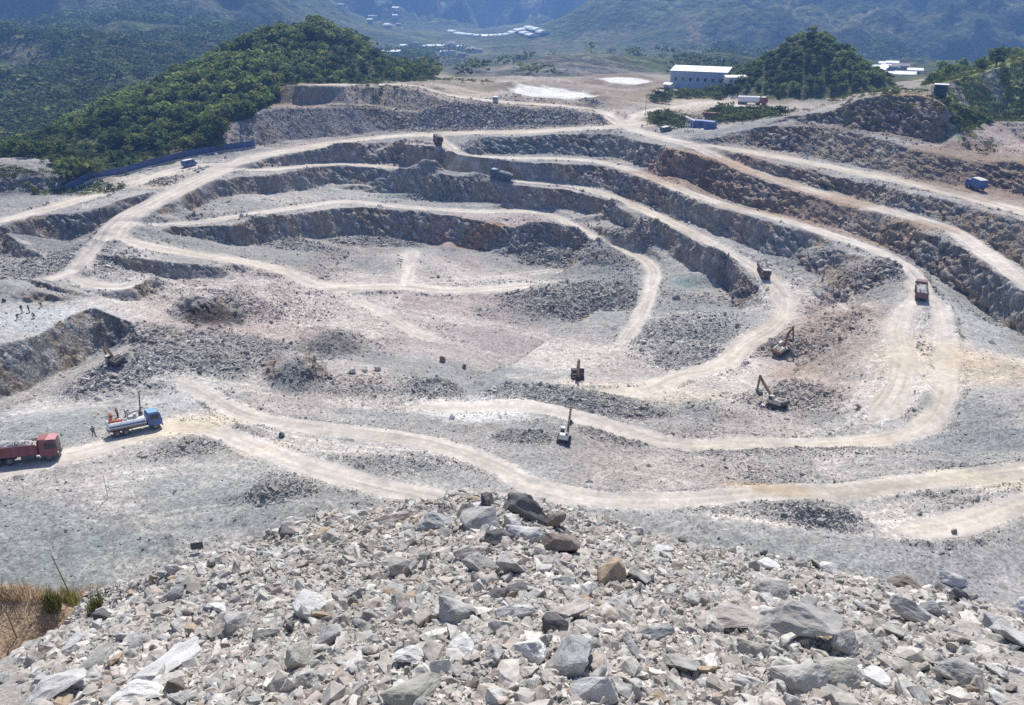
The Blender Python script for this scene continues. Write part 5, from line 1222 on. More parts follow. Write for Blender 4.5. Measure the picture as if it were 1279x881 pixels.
def scatter_mesh(name, P, S, C, mat, label, cat, tilt=.5):
    """one mesh of many small stones: places, sizes, colours"""
    n = len(P); big_ = (S > .12) & (np.hypot(P[:, 0], P[:, 1]) < 40); kind = np.where(big_, len(HULLS) + rng.integers(0, len(HULLS_BIG), n), rng.integers(0, len(HULLS), n)); VV, FF, CC, b = [], [], [], 0
    for k, (hv, hf) in enumerate(HULLS + HULLS_BIG):
        s = np.nonzero(kind == k)[0]
        if not len(s): continue
        a, p, q = rng.uniform(0, 6.283, len(s)), rng.normal(0, tilt, len(s)), rng.normal(0, tilt, len(s))
        ca, sa, cp, sp_, cq, sq = np.cos(a), np.sin(a), np.cos(p), np.sin(p), np.cos(q), np.sin(q)
        sc = S[s][:, None] * np.stack([rng.uniform(.8, 1.3, len(s)), rng.uniform(.7, 1.2, len(s)), rng.uniform(.6, 1.1, len(s))], 1)
        v = hv[None] * sc[:, None, :]
        x, y, z = v[..., 0], v[..., 1], v[..., 2]
        y, z = y * cp[:, None] - z * sp_[:, None], y * sp_[:, None] + z * cp[:, None]
        x, z = x * cq[:, None] + z * sq[:, None], -x * sq[:, None] + z * cq[:, None]
        x, y = x * ca[:, None] - y * sa[:, None], x * sa[:, None] + y * ca[:, None]
        v = np.stack([x, y, z], -1) + P[s][:, None, :]
        VV.append(v.reshape(-1, 3)); nv = len(hv)
        FF.append((hf[None] + (b + np.arange(len(s)) * nv)[:, None, None]).reshape(-1, 3)); b += nv * len(s)
        CC.append(np.repeat(C[s], nv, 0))
    VV = np.concatenate(VV).astype(np.float32); FF = np.concatenate(FF).astype(np.int32); CC = np.concatenate(CC)
    me = bpy.data.meshes.new(name)
    me.vertices.add(len(VV)); me.vertices.foreach_set('co', VV.ravel())
    me.loops.add(FF.size); me.loops.foreach_set('vertex_index', FF.ravel())
    me.polygons.add(len(FF)); me.polygons.foreach_set('loop_start', np.arange(0, FF.size, 3, dtype=np.int32))
    me.polygons.foreach_set('use_smooth', np.zeros(len(FF), bool)); me.update(calc_edges=True)
    t = me.attributes.new('tint', 'FLOAT_COLOR', 'POINT'); c = np.ones((len(VV), 4), np.float32); c[:, :3] = CC
    t.data.foreach_set('color', c.ravel())
    me.materials.append(mat)
    o = bpy.data.objects.new(name, me); COL.objects.link(o); o['kind'] = 'stuff'; o['label'] = label; o['category'] = cat
    return o
PAL = np.array([(.37,.35,.325),(.43,.41,.38),(.51,.49,.455),(.58,.56,.53),(.43,.38,.345),(.355,.36,.35),(.34,.31,.28),(.23,.22,.205),(.36,.29,.22)], np.float32)
PAL *= np.array((1.06, 1.05, 1.025), np.float32)
PW = np.array([.24,.2,.16,.08,.1,.1,.07,.03,.02])
n = 230000
a = rng.uniform(R(-40), R(40), n); r = np.sqrt(rng.uniform(3.3**2, 26**2, n)) 
r = np.where(rng.random(n) < .35, rng.uniform(3.3, 24, n), r)
x, y = np.sin(a) * r, np.cos(a) * r
ok = (sample(x, y, DUMP.astype(float)) > .9) & (sample(x, y, SOILM) < .3); x, y = x[ok], y[ok]; r = r[ok]
s = np.clip(rng.lognormal(math.log(.047), .62, len(x)), .02, .36) * (.8 + r / 45)
s = np.where(rng.random(len(s)) < .04, np.clip(s * 2.4, 0, .32), s)
z = sample(x, y) + s * .12
scatter_mesh('rubble', np.stack([x, y, z], 1), s, PAL[rng.choice(9, len(x), p=PW)] * rng.uniform(.85, 1.12, (len(x), 1)), M_RUB, 'pale grey broken rubble covering the dump slope in front', 'rubble')
# stones strewn over the quarry floor and thick on the heaps
dens = (0.03 + 0.6 * np.clip(RUB * 1.9 - .8, 0, 1)) * inpit
dens *= sstep(0.2, 1.8, ROADD); dens *= (1 - VEG)
HOT = [(345,612,46,9,2.5),(545,482,28,9,3),(690,492,70,12,3),(760,510,60,9,3),(690,318,42,16,4),(725,375,70,20,4),(290,440,80,18,2.5),(150,460,60,16,3),(230,420,60,10,2.5),(985,490,50,16,1.8),(990,435,40,16,2),(860,425,60,30,1.4),(880,450,50,16,1.5),(600,150,120,14,2.2),(470,300,50,8,2),(360,303,40,8,1.5),(250,560,60,10,1.4),(440,480,60,14,1.2),(660,545,40,8,2),(770,545,50,8,1.5),(900,560,200,10,.8),(1030,640,60,8,2),(900,635,120,6,1.5),(700,610,50,8,.8),(1080,345,40,18,1.5),(330,385,50,16,1.4),(225,224,30,5,2.5),(272,213,20,4,2),(540,243,60,6,1.4),(480,200,60,6,1.2),(800,285,40,14,1.6),(730,310,30,10,2),(70,330,70,14,1.5),(480,580,140,14,.8),(1240,585,70,6,1),(1180,620,80,6,1),(640,640,50,6,1)]
for u, v, du, dv, k in HOT:
    s_, m = ell_mask(u, v, du, dv, .5, .5); dens[s_] += k * m * sstep(0.3, 1.5, ROADD[s_]) * inpit[s_]
dens += 0.3 * sstep(.35, .7, SL) * inpit * sstep(.5, 2, ROADD) * (1 - VEG)
dens += 0.8 * np.exp(-((ROADD - 1.1) / .7) ** 2) * inpit * np.clip(fbm(GX / 5, GY / 5, 3, 9) * 2, 0, 1) * (RR < 330)[:, None]
cell = (np.gradient(RR)[:, None] * RR[:, None] * (AZ[1] - AZ[0]))
j1, j2 = int(np.searchsorted(RR, 66)), int(np.searchsorted(RR, 335))
lam = (dens * cell)[j1:j2] * (np.clip(150 / RR[j1:j2], .55, 1.6) ** 1.2)[:, None]
lam[:, (AZ < R(-38)) | (AZ > R(38))] = 0
near_ = (RR[j1:j2] < 118)[:, None]; lam = lam * np.where(near_, 2.2, 1.0) + (0.05 * cell * inpit * sstep(.2, 1.5, ROADD))[j1:j2] * near_ * 6
lam[:, (AZ < R(-38)) | (AZ > R(38))] = 0
lam *= 150000 / lam.sum()
jj, ii = np.nonzero(rng.random(lam.shape) < lam)
jj += j1
x = PX[jj, ii] + rng.normal(0, .1, len(jj)); y = PY[jj, ii] + rng.normal(0, .1, len(jj))
hot = np.clip(dens[jj, ii] / 3, 0, 1)
s = np.clip(rng.lognormal(math.log(.25), .55, len(x)) * (.75 + .5 * hot) * (RR[jj] / 130) ** .45 * np.where(RR[jj] < 118, .72, 1.0), .09, 1.5)
c = PAL[rng.choice(9, len(x), p=PW)] * .42 + T[jj, ii] * .55
scatter_mesh('loose_rock', np.stack([x, y, PZ[jj, ii] + s * .1], 1), s, c * rng.uniform(.8, 1.15, (len(x), 1)), M_RUB, 'loose rock and gravel strewn over the quarry floor and its heaps', 'loose rock')

# ------------------------------------------------------------------ trees
def leaf_mat(name, col):
    m, nt, b = nodes(name); L = nt.links.new
    oi = N(nt, 'ShaderNodeObjectInfo'); a = N(nt, 'ShaderNodeAttribute', attribute_name='tint')
    mr = N(nt, 'ShaderNodeMapRange'); mr.inputs[3].default_value = .65; mr.inputs[4].default_value = 1.4; L(oi.outputs['Random'], mr.inputs[0])
    mx = N(nt, 'ShaderNodeVectorMath', operation='MULTIPLY'); mx.inputs[1].default_value = col; L(a.outputs['Color'], mx.inputs[0])
    sc = N(nt, 'ShaderNodeVectorMath', operation='SCALE'); L(mx.outputs[0], sc.inputs[0]); L(mr.outputs[0], sc.inputs['Scale'])
    L(sc.outputs[0], b.inputs['Base Color']); b.inputs['Roughness'].default_value = .7
    tr = N(nt, 'ShaderNodeBsdfTranslucent'); L(sc.outputs[0], tr.inputs['Color'])
    ms = N(nt, 'ShaderNodeMixShader'); ms.inputs[0].default_value = .4; L(b.outputs[0], ms.inputs[1]); L(tr.outputs[0], ms.inputs[2])
    L(ms.outputs[0], nt.nodes['Material Output'].inputs['Surface'])
    return m
M_LEAF = [leaf_mat('dark green leaves', (.10,.145,.05)), leaf_mat('green leaves', (.145,.19,.058)), leaf_mat('yellow green leaves', (.19,.225,.07))]
def crown_geo(seed, n=170, w=1.0, h=1.0):
    """leaf clumps spread through a lobed crown one metre wide"""
    g = np.random.default_rng(seed); lobes = [(g.normal(0, .2), g.normal(0, .2), g.uniform(.3, .8), g.uniform(.2, .34)) for _ in range(7)] + [(0, 0, .55, .36)]
    V_, F_, C_ = [], [], []
    for k in range(n):
        lx, ly, lz, lr = lobes[g.integers(len(lobes))]
        d = g.normal(size=3); d /= np.linalg.norm(d); d[2] = abs(d[2]) * .9 - .25 * (g.random() < .3)
        c = np.array([lx, ly, lz]) + d * lr * g.uniform(.7, 1.08)
        nn = d + g.normal(0, .55, 3); nn /= np.linalg.norm(nn)
        a_ = np.cross(nn, g.normal(size=3)); a_ /= np.linalg.norm(a_); b_ = np.cross(nn, a_)
        s = g.uniform(.055, .12); i = len(V_)
        V_ += [c + a_ * s * g.uniform(.7, 1.2), c + b_ * s * g.uniform(.7, 1.2) + nn * s * .3, c - a_ * s * g.uniform(.7, 1.2), c - b_ * s * g.uniform(.7, 1.2) + nn * s * .3]
        F_ += [(i, i + 1, i + 2), (i, i + 2, i + 3)]
        q = g.uniform(.7, 1.35); C_ += [(q * g.uniform(.9, 1.15), q, q * g.uniform(.8, 1.1))] * 4
    V_ = np.array(V_, np.float32) * (w, w, h)
    return V_, np.array(F_, np.int32), np.array(C_, np.float32)
def geo_mesh(name, V_, F_, C_, mat):
    me = bpy.data.meshes.new(name)
    me.vertices.add(len(V_)); me.vertices.foreach_set('co', V_.astype(np.float32).ravel())
    me.loops.add(F_.size); me.loops.foreach_set('vertex_index', F_.astype(np.int32).ravel())
    k = F_.shape[1]; me.polygons.add(len(F_)); me.polygons.foreach_set('loop_start', np.arange(0, F_.size, k, dtype=np.int32))
    me.polygons.foreach_set('use_smooth', np.zeros(len(F_), bool)); me.update(calc_edges=True)
    t = me.attributes.new('tint', 'FLOAT_COLOR', 'POINT'); c = np.ones((len(V_), 4), np.float32); c[:, :3] = C_; t.data.foreach_set('color', c.ravel())
    me.materials.append(mat); return me
CROWNS = [crown_geo(40 + i, 240) for i in range(8)]
CROWN_ME = [[geo_mesh('crown', *c, m) for m in M_LEAF] for c in CROWNS]
def trunk_mb():
    b = MB().cyl((0, 0, -.15), (.02, .01, .4), .05, .03, 7).cyl((.02, .01, .4), (0, 0, .8), .03, .012, 6)
    for k in range(4):
        a = k * 1.7; b.cyl((.015, .01, .3 + k * .07), (.22 * math.cos(a), .22 * math.sin(a), .55 + k * .08), .018, .006, 5)
    return b
_tr = trunk_mb().build('trunk', 'stem', None, 0); TRUNK_ME = _tr.data; bpy.data.objects.remove(_tr)
def tree(x, y, z, h, w, tone, label, group, name='tree', cat='tree'):
    t = thing(name, label, cat, (x, y, z - .1), (0, 0, random.uniform(0, 6.28)), group)
    c = bpy.data.objects.new('crown', random.choice(CROWN_ME)[tone]); COL.objects.link(c); c.parent = t; c.scale = (w, w, h)
    k = bpy.data.objects.new('trunk', TRUNK_ME); COL.objects.link(k); k.parent = t; k.scale = (w, w, h)
    return t
def spread_points(poly, step, jitter=.4):
    xs = [p[0] for p in poly]; ys = [p[1] for p in poly]
    gx, gy = np.meshgrid(np.arange(min(xs), max(xs), step), np.arange(min(ys), max(ys), step))
    gx = gx + rng.normal(0, step * jitter, gx.shape); gy = gy + rng.normal(0, step * jitter, gy.shape)
    m = inside(poly, gx, gy); return gx[m], gy[m]
def seen(x, y, z):
    """True where nothing of the ground stands between the viewpoint and a tree top"""
    d = np.hypot(x, y); n = np.linspace(.3, .985, 60)
    return np.all(sample(np.outer(x, n), np.outer(y, n)) < np.outer(z + 4.5, n) + .3, axis=1)
wood_pts = []
cone_poly = [(CONE[0] + 36 * math.cos(k * .3), CONE[1] + 36 * math.sin(k * .3)) for k in range(21)]
GROUPS = [('left', HILL_L, 3.9, 'dense wood on the left hill', 138), ('cone', cone_poly, 3.1, 'wood covering the cone shaped hill', 84), ('right', HILL_R, 4.2, 'green slope at the right edge', 12), ('right2', HILL_R2, 4.4, 'scrubby slope above the upper right terrace', 34)]
TREES = 0
for key, poly, step, where, quota in GROUPS:
    x, y = spread_points(poly, step)
    z = sample(x, y); vis = seen(x, y, z)
    g = fbm(x / 30, y / 30, 3, 91)
    keep = np.ones(len(x), bool)
    if key == 'left': keep = rng.random(len(x)) < np.clip(.9 + 1.2 * g, .2, 1)
    if key == 'right': keep = rng.random(len(x)) < .1
    if key == 'right2':
        cl = far(1205, 150, 275); keep = (rng.random(len(x)) < .06) | ((np.hypot(x - cl[0], y - cl[1]) < 17) & (rng.random(len(x)) < .95))
    if key == 'left':                                   # open brush towards the foot
        keep &= ~((np.hypot(x, y) < 275) & (rng.random(len(x)) < .55))
    x, y, z, vis, g = x[keep], y[keep], z[keep], vis[keep], g[keep]
    order = np.argsort(np.hypot(x, y)); cnt = 0
    names = (('dark green leafy tree', 'dark green trees'), ('mid green leafy tree', 'mid green trees'), ('yellow green leafy tree', 'yellow green trees'))
    for i in order:
        h = random.uniform(2.6, 5.4) * float(np.clip(1 + 1.1 * g[i], .65, 1.5)) if key != 'cone' else random.uniform(2.2, 3.8)
        w = h * random.uniform(.85, 1.25)
        tone = 0 if g[i] + random.gauss(0, .25) < .0 else (1 if random.random() < .7 else 2)
        if vis[i] and cnt < quota:
            tree(x[i], y[i], z[i], h, w, tone, names[tone][0] + ' in the ' + where, names[tone][1] + ' in the ' + where); cnt += 1
        else: wood_pts.append((x[i], y[i], z[i], h, w, tone))
    TREES += cnt
# low brush and the woods too far to count: one mesh each
def forest(name, pts, label, cat, nclump, crowns=None):
    VV, FF, CC, b = [], [], [], 0
    cols = np.array([(.075,.11,.04), (.145,.19,.058), (.19,.225,.07), (.045,.07,.03)], np.float32)
    pts = np.array(pts, np.float32); kind = rng.integers(0, len(crowns), len(pts))
    for k, (cv, cf, cc) in enumerate(crowns):
        s = pts[kind == k]
        if not len(s): continue
        a = rng.uniform(0, 6.28, len(s)); ca, sa = np.cos(a)[:, None], np.sin(a)[:, None]
        x = cv[None, :, 0] * ca - cv[None, :, 1] * sa; y = cv[None, :, 0] * sa + cv[None, :, 1] * ca
        v = np.stack([x * s[:, 4:5] + s[:, 0:1], y * s[:, 4:5] + s[:, 1:2], cv[None, :, 2] * s[:, 3:4] + s[:, 2:3] - .1], -1)
        VV.append(v.reshape(-1, 3)); nv = len(cv)
        FF.append((cf[None] + (b + np.arange(len(s)) * nv)[:, None, None]).reshape(-1, 3)); b += nv * len(s)
        CC.append((cc[None] * cols[s[:, 5].astype(int)][:, None, :] * rng.uniform(.7, 1.35, (len(s), 1, 1))).reshape(-1, 3))
    me = geo_mesh(name, np.concatenate(VV), np.concatenate(FF), np.concatenate(CC), M_WOOD)
    o = bpy.data.objects.new(name, me); COL.objects.link(o); o['kind'] = 'stuff'; o['label'] = label; o['category'] = cat
M_WOOD = leaf_mat('woodland leaves', (1, 1, 1))
forest('woodland', wood_pts, 'dense green woodland covering the hills round the quarry', 'woodland', 0, CROWNS[:4])
brush = []
for poly, step in ((HILL_L, 2.3), (HILL_R2, 2.1), (HILL_R, 1.9)):
    x, y = spread_points(poly, step); z = sample(x, y)
    for i in range(len(x)):
        if random.random() < (.75 if poly is HILL_L else .5): brush.append((x[i], y[i], z[i], random.uniform(.7, 1.7), random.uniform(1.4, 2.8), random.choice((0, 1, 1, 2)) if poly is HILL_L else random.choice((1, 2, 2))))
for u, v, du, dv, n in ((60,222,70,14,170),(880,121,44,5,90),(845,155,26,5,40),(928,148,34,10,150),(825,150,16,5,30),(1080,118,30,6,40),(822,127,8,4,14),(985,140,20,4,14),(1150,118,40,5,40),(690,93,60,6,60),(560,100,50,4,50),(470,110,30,5,40),(1090,122,40,6,50),(1200,150,24,20,60),(830,120,10,4,14)):
    c, rx, ry = ellipse(u, v, du, dv)
    for _ in range(n):
        a, q = random.uniform(0, 6.28), math.sqrt(random.random()); x, y = c[0] + rx * q * math.cos(a), c[1] + ry * q * math.sin(a)
        k_ = 2.3 if 800 < u < 960 else 1.0; brush.append((x, y, float(sample(x, y)), k_ * random.uniform(.6, 1.6), k_ * random.uniform(1.2, 2.6), random.choice((0, 1, 1, 2))))
SMALL = [crown_geo(80 + i, 70) for i in range(4)]
forest('brush', brush, 'low green brush on the slopes beside the quarry', 'brush', 0, SMALL)
fw = []
a = rng.uniform(R(-40), R(40), 30000); r = rng.uniform(470, 1500, 30000) ; x, y = np.sin(a) * r, np.cos(a) * r
m = (fbm(x / 120, y / 120, 4, 95) + .25 * (x < -100) > .05) & (rng.random(len(x)) < .55) & ~((x > -.1 * y) & (x < .2 * y) & (y < 1600) & (rng.random(len(x)) < .93)) & ~((x > .3 * y) & (y < 900)) & (sample(x, y, _mm) < .15)
x, y, r = x[m], y[m], r[m]; z = sample(x, y)
for i in range(len(x)):
    h = random.uniform(5, 8.5) * (1 + r[i] / 1500); fw.append((x[i], y[i], z[i] - .4, h, h * random.uniform(1.0, 1.7), random.choice((0, 0, 0, 1, 3))))
FARC = [crown_geo(120 + i, 26) for i in range(4)]
for c in FARC: c[0][:] = (c[0] - (0, 0, .5)) * (1.25, 1.25, 1.1) + (0, 0, .5)
forest('far_woodland', fw[:14000], 'far woods spread over the hazy hillsides', 'woodland', 0, FARC)
# ------------------------------------------------------------------ vehicles and machines where they stand
def put_s(s, o, *a):
    o.scale = (s, s, s); return put(o, *a)
put_s(0.93, dump_truck('red dump truck loaded with rock, cut by the left edge of the picture', 'red', 'pink'), 32, 575, 60, -9, 7)
put_s(1.0, tanker_drill_truck(), 171, 538, 46, -13, 6)
put_s(0.8, dump_truck('maroon dump truck driving down the road towards the pit, below the middle bench', 'brownred', 'offwhite', bodypaint='brownred'), 953, 343, 12, 20, 7)
put_s(0.8, dump_truck('maroon dump truck climbing away where the right hand road splits round an island', 'darkred', 'darkred', bodypaint='brownred'), 1149, 370, -3, -24, 7)
put_s(0.9, dump_truck('red dump truck on the far upper road above the top bench', 'red', 'brownred', bodypaint='brownred'), 546, 179, 7, 9, 6)
put_s(0.85, dump_truck('dark teal dump truck crossing the middle bench of the far wall', 'teal', 'skyblue', bodypaint='teal'), 626, 223, -24, -2, 7)
put(box_vehicle('box_truck', 'blue box truck with a pale roof on the upper right road', 'truck', 5.2, 2.3, 2.9, 'blue', 'offwhite', van=False), 1217, 236, -24, -7, 5)
put(box_vehicle('van', 'blue van with a white roof parked by the long blue fence', 'van', 4.2, 1.8, 2.1, 'blue', 'white'), 237, 208, 18, -3, 4)
put(box_vehicle('van', 'small white van on the upper plateau road near the pale drying bed', 'van', 4.2, 1.9, 2.2, 'offwhite', 'white'), 619, 128, 3, -4, 4)
put(box_vehicle('car', 'dark green car with a pale roof parked below the blue cabins', 'car', 4.7, 1.9, 1.7, 'teal', 'offwhite', nose=1.4), 832, 164, 14, -2, 4)
put(box_vehicle('lorry', 'dark lorry standing by the bushes left of the pale blue building', 'lorry', 5.6, 2.3, 2.7, 'teal', 'darksteel', van=False, cargo='darksteel'), 826, 121, 20, 1, 5)
put(semi_tanker(), 940, 131, 16, 1.4, 11)
put_s(.7, excavator('dark excavator with a yellow boom on the grey rubble under the left bench', 'darksteel', [(1.0,1.7),(2.2,4.2),(3.9,3.4),(4.3,1.2),(3.6,.5)], 'yellow', 'darksteel'), 147, 455, -16, -7, 4)
put_s(0.75, excavator('dark brown excavator with its stick hanging straight down at the edge of the sunken floor', 'darksteel', [(1.0,1.7),(2.3,5.2),(3.6,4.9),(3.8,1.6),(3.7,.3)], 'ochre', 'darksteel'), 721, 474, 4, 14, 4)
put_s(.64, drill_rig(), 704, 551, 3, -16, 3)
put_s(0.66, excavator('pale excavator with a reddish boom raised to the right, between the two looping roads', 'cream', [(1.0,1.7),(2.9,5.4),(4.9,6.2),(4.6,2.6),(3.6,1.7)], 'rust', 'rust'), 976, 441, 22, -6, 4)
put_s(0.68, excavator('yellow excavator with its boom bent high to the left, above the lower loop road', 'cream', [(1.0,1.7),(3.4,4.0),(5.4,6.2),(6.0,2.8),(5.2,1.5)], 'ochre', 'darksteel'), 970, 510, -22, -10, 4)

# people
def stand(o, u, v, du, dv, sc=1.0):
    x, y, z = hit(u, v); x2, y2, _ = at(u + du, v + dv, z)
    o.location = (x, y, float(sample(x, y)) - .02); o.rotation_euler = (0, 0, math.atan2(y2 - y, x2 - x)); o.scale = (sc,) * 3
stand(person('person in dark blue standing on the left bench, second from the left', STAND, 'navy', 'grey_cloth', 'white'), 28, 391, 10, 4)
stand(person('person in green standing in the middle of the crew on the left bench', STAND, 'green_cloth', 'navy', 'white'), 37, 391, -10, 3)
stand(person('person in dark clothes bending forward, farthest of the crew on the left bench', BEND, 'navy', 'navy', 'black'), 52, 384, -6, 8)
stand(person('person in dark clothes stooping, nearest of the crew on the left bench', BEND, 'grey_cloth', 'navy', 'black'), 22, 399, 8, 4)
stand(person('person crouching on the left bench, rightmost in the front of the crew', CROUCH, 'navy', 'grey_cloth', 'black'), 43, 397, -8, 5)
stand(person('person in dark clothes walking on the gravel between the red truck and the blue truck', WALK, 'grey_cloth', 'navy', 'black'), 118, 546, 8, 6)
tk = [o for o in bpy.data.objects if o.name == 'service_truck'][0]
for (lx, ly, a, pose, sh, lab, hat) in ((-2.0, .45, .4, STAND, 'orange', 'person in orange standing on top of the blue cab service truck', 'orange'), (-2.9, -.15, 2.4, CROUCH, 'orange', 'person in orange crouching at the tail of the blue cab service truck', 'white'), (-.9, .75, -1.2, BEND, 'white', 'person in white bending over the hose on the blue cab service truck', 'navy')):
    p = person(lab, pose, sh, 'navy', hat)
    q = tk.rotation_euler.to_matrix() @ Vector((lx, ly, 2.28 if pose is CROUCH else 2.02)) * tk.scale.x + tk.location
    p.location = q; p.rotation_euler = (0, 0, tk.rotation_euler.z + a)

# ------------------------------------------------------------------ long blue fence
t = thing('fence', 'long blue sheet metal fence at the foot of the left wooded hill', 'fence', at(*FENCE[0]))
fx = [np.array(at(*q)) for q in FENCE]
fx = [np.array(q) for q in smooth_line(fx, 9.0)]
org = Vector(t.location)
for a, b in zip(fx[:-1], fx[1:]):
    za, zb = float(sample(a[0], a[1])), float(sample(b[0], b[1]))
    d = (b - a)[:2]; L = np.linalg.norm(d); d = d / L; n_ = np.array([-d[1], d[0]])
    mb = MB(); hgt = 2.3; K = int(L / .25)
    for k in range(K):                                   # corrugated sheet
        s0, s1 = k / K, (k + 1) / K
        o0, o1 = (.05 if k % 2 else -.05), (-.05 if k % 2 else .05)
        p0 = a[:2] + (b - a)[:2] * s0 + n_ * o0; p1 = a[:2] + (b - a)[:2] * s1 + n_ * o1
        z0, z1 = za + (zb - za) * s0, za + (zb - za) * s1
        mb.add([(p0[0]-org.x, p0[1]-org.y, z0-.3-org.z), (p1[0]-org.x, p1[1]-org.y, z1-.3-org.z), (p1[0]-org.x, p1[1]-org.y, z1+hgt-org.z), (p0[0]-org.x, p0[1]-org.y, z0+hgt-org.z)], [(0, 1, 2, 3)])
    o = mb.build('panel', 'fence', t, 0); md = o.modifiers.new('sheet', 'SOLIDIFY'); md.thickness = .04
    MB().box(-.08, .08, -.08, .08, -.4, hgt + .1).build('post', 'fence', t, 0).location = (a[0] - org.x, a[1] - org.y, za - org.z)
    kb = MB(); p0, p1 = a[:2] - n_ * .45, b[:2] - n_ * .45
    kb.add([(p0[0]-n_[0]*.15-org.x, p0[1]-n_[1]*.15-org.y, za-.3-org.z), (p1[0]-n_[0]*.15-org.x, p1[1]-n_[1]*.15-org.y, zb-.3-org.z), (p1[0]+n_[0]*.15-org.x, p1[1]+n_[1]*.15-org.y, zb-.3-org.z), (p0[0]+n_[0]*.15-org.x, p0[1]+n_[1]*.15-org.y, za-.3-org.z),
            (p0[0]-n_[0]*.15-org.x, p0[1]-n_[1]*.15-org.y, za+.5-org.z), (p1[0]-n_[0]*.15-org.x, p1[1]-n_[1]*.15-org.y, zb+.5-org.z), (p1[0]+n_[0]*.15-org.x, p1[1]+n_[1]*.15-org.y, zb+.5-org.z), (p0[0]+n_[0]*.15-org.x, p0[1]+n_[1]*.15-org.y, za+.5-org.z)],
           [(0,1,2,3),(4,7,6,5),(0,4,5,1),(1,5,6,2),(2,6,7,3),(3,7,4,0)])
    kb.build('base_wall', 'concrete', t, 0)

# ------------------------------------------------------------------ buildings on the plateau
def place(o, u, v, du, dv, r=None, sink=0.0):
    x, y, z = hit(u, v); x2, y2, _ = at(u + du, v + dv, z)
    o.location = (x, y, z - sink); o.rotation_euler = (0, 0, math.atan2(y2 - y, x2 - x)); return o
b = thing('factory_building', 'pale blue factory building with a white roof and a row of windows', 'building')
Lh, Wd, He = 13.2, 8.0, 8.4
w = MB().prism([(-Wd, 0), (Wd, 0), (Wd, He), (0, He + 1.7), (-Wd, He)], -Lh, Lh)
w.v = [(y, x, z) for x, y, z in w.v]
w.build('wall', 'wallblue', b, 0)
rf = MB().add([(-Lh - .4, -Wd - .5, He - .02), (Lh + .4, -Wd - .5, He - .02), (Lh + .4, 0, He + 1.83), (-Lh - .4, 0, He + 1.83), (-Lh - .4, -Wd - .5, He + .22), (Lh + .4, -Wd - .5, He + .22), (Lh + .4, 0, He + 2.06), (-Lh - .4, 0, He + 2.06)], [(0,1,2,3),(4,7,6,5),(0,4,5,1),(1,5,6,2),(2,6,7,3),(3,7,4,0)])
rf.add([(-Lh - .4, Wd + .5, He - .02), (Lh + .4, Wd + .5, He - .02), (Lh + .4, .01, He + 1.83), (-Lh - .4, .01, He + 1.83), (-Lh - .4, Wd + .5, He + .22), (Lh + .4, Wd + .5, He + .22), (Lh + .4, .01, He + 2.06), (-Lh - .4, .01, He + 2.06)], [(0,1,2,3),(4,7,6,5),(0,4,5,1),(1,5,6,2),(2,6,7,3),(3,7,4,0)])
rf.build('roof', 'roofwhite', b, 0)
for k in range(7):
    x = -10.6 + k * 3.5
    f = MB().box(x - .75, x + .75, -Wd - .06, -Wd - .003, 4.1, 5.8).build('window', 'offwhite', b, 0)
    MB().box(x - .62, x + .62, -Wd - .075, -Wd - .062, 4.22, 5.68).box(x - .03, x + .03, -Wd - .09, -Wd - .076, 4.22, 5.68).build('pane', 'glass', f, 0)
MB().box(-Lh - .07, -Lh - .003, -3, 3, 0, 5).build('door', 'white', b, 0)
MB().box(-Lh, Lh, -Wd - .03, -Wd - .002, 0, 1.0).build('plinth', 'concrete', b, 0)
place(b, 876, 111, 20, 1.0, sink=.2)
bx, by, bz = b.location
def shed(name, label, cat, u, v, du, dv, L, W, Hh, wall='white', roof='roofwhite', group=None, windows=2, rise=.6, rmin=40, r=None, sink=.1):
    t = thing(name, label, cat, group=group)
    m = MB().prism([(-W / 2, -.6), (W / 2, -.6), (W / 2, Hh), (0, Hh + rise), (-W / 2, Hh)], -L / 2, L / 2); m.v = [(y, x, z) for x, y, z in m.v]; m.build('wall', wall, t, 0)
    e = .35; q = MB()
    for s in (-1, 1):
        q.add([(-L/2-e, s*(W/2+e), Hh-.12), (L/2+e, s*(W/2+e), Hh-.12), (L/2+e, s*.005, Hh+rise+.05), (-L/2-e, s*.005, Hh+rise+.05), (-L/2-e, s*(W/2+e), Hh+.05), (L/2+e, s*(W/2+e), Hh+.05), (L/2+e, s*.005, Hh+rise+.22), (-L/2-e, s*.005, Hh+rise+.22)], [(0,1,2,3),(4,7,6,5),(0,4,5,1),(1,5,6,2),(2,6,7,3),(3,7,4,0)])
    q.build('roof', roof, t, 0)
    for k in range(windows):
        x = -L / 2 + L * (k + .5) / windows
        MB().box(x - min(.6, L * .08), x + min(.6, L * .08), -W / 2 - .05, -W / 2 - .003, Hh * .4, Hh * .75).build('window', 'glass', t, 0)
    if r: 
        x, y, z = far(u, v, r); z = float(sample(x, y)); t.location = (x, y, z - sink)
        x2, y2, _ = far(u + du, v + dv, r); t.rotation_euler = (0, 0, math.atan2(y2 - y, x2 - x))
    else: place(t, u, v, du, dv, sink=sink)
    return t
shed('shed', 'low white shed at the left end of the pale blue building', 'shed', 835, 112, 10, 1, 4, 3, 2.4, windows=1)
shed('shed', 'low white shed behind the right end of the pale blue building', 'shed', 917, 106, 10, 0, 9, 5, 3.4, windows=2)
shed('cabin', 'blue cabin beside the white frame, left one of the pair', 'cabin', 871, 159, 12, .8, 5.0, 2.4, 2.5, 'blue', 'blue', windows=2, rise=.1)
shed('cabin', 'blue cabin at the edge of the bushes, right one of the pair', 'cabin', 887, 161, 12, 1.6, 3.6, 2.4, 2.6, 'blue', 'blue', windows=1, rise=.1)
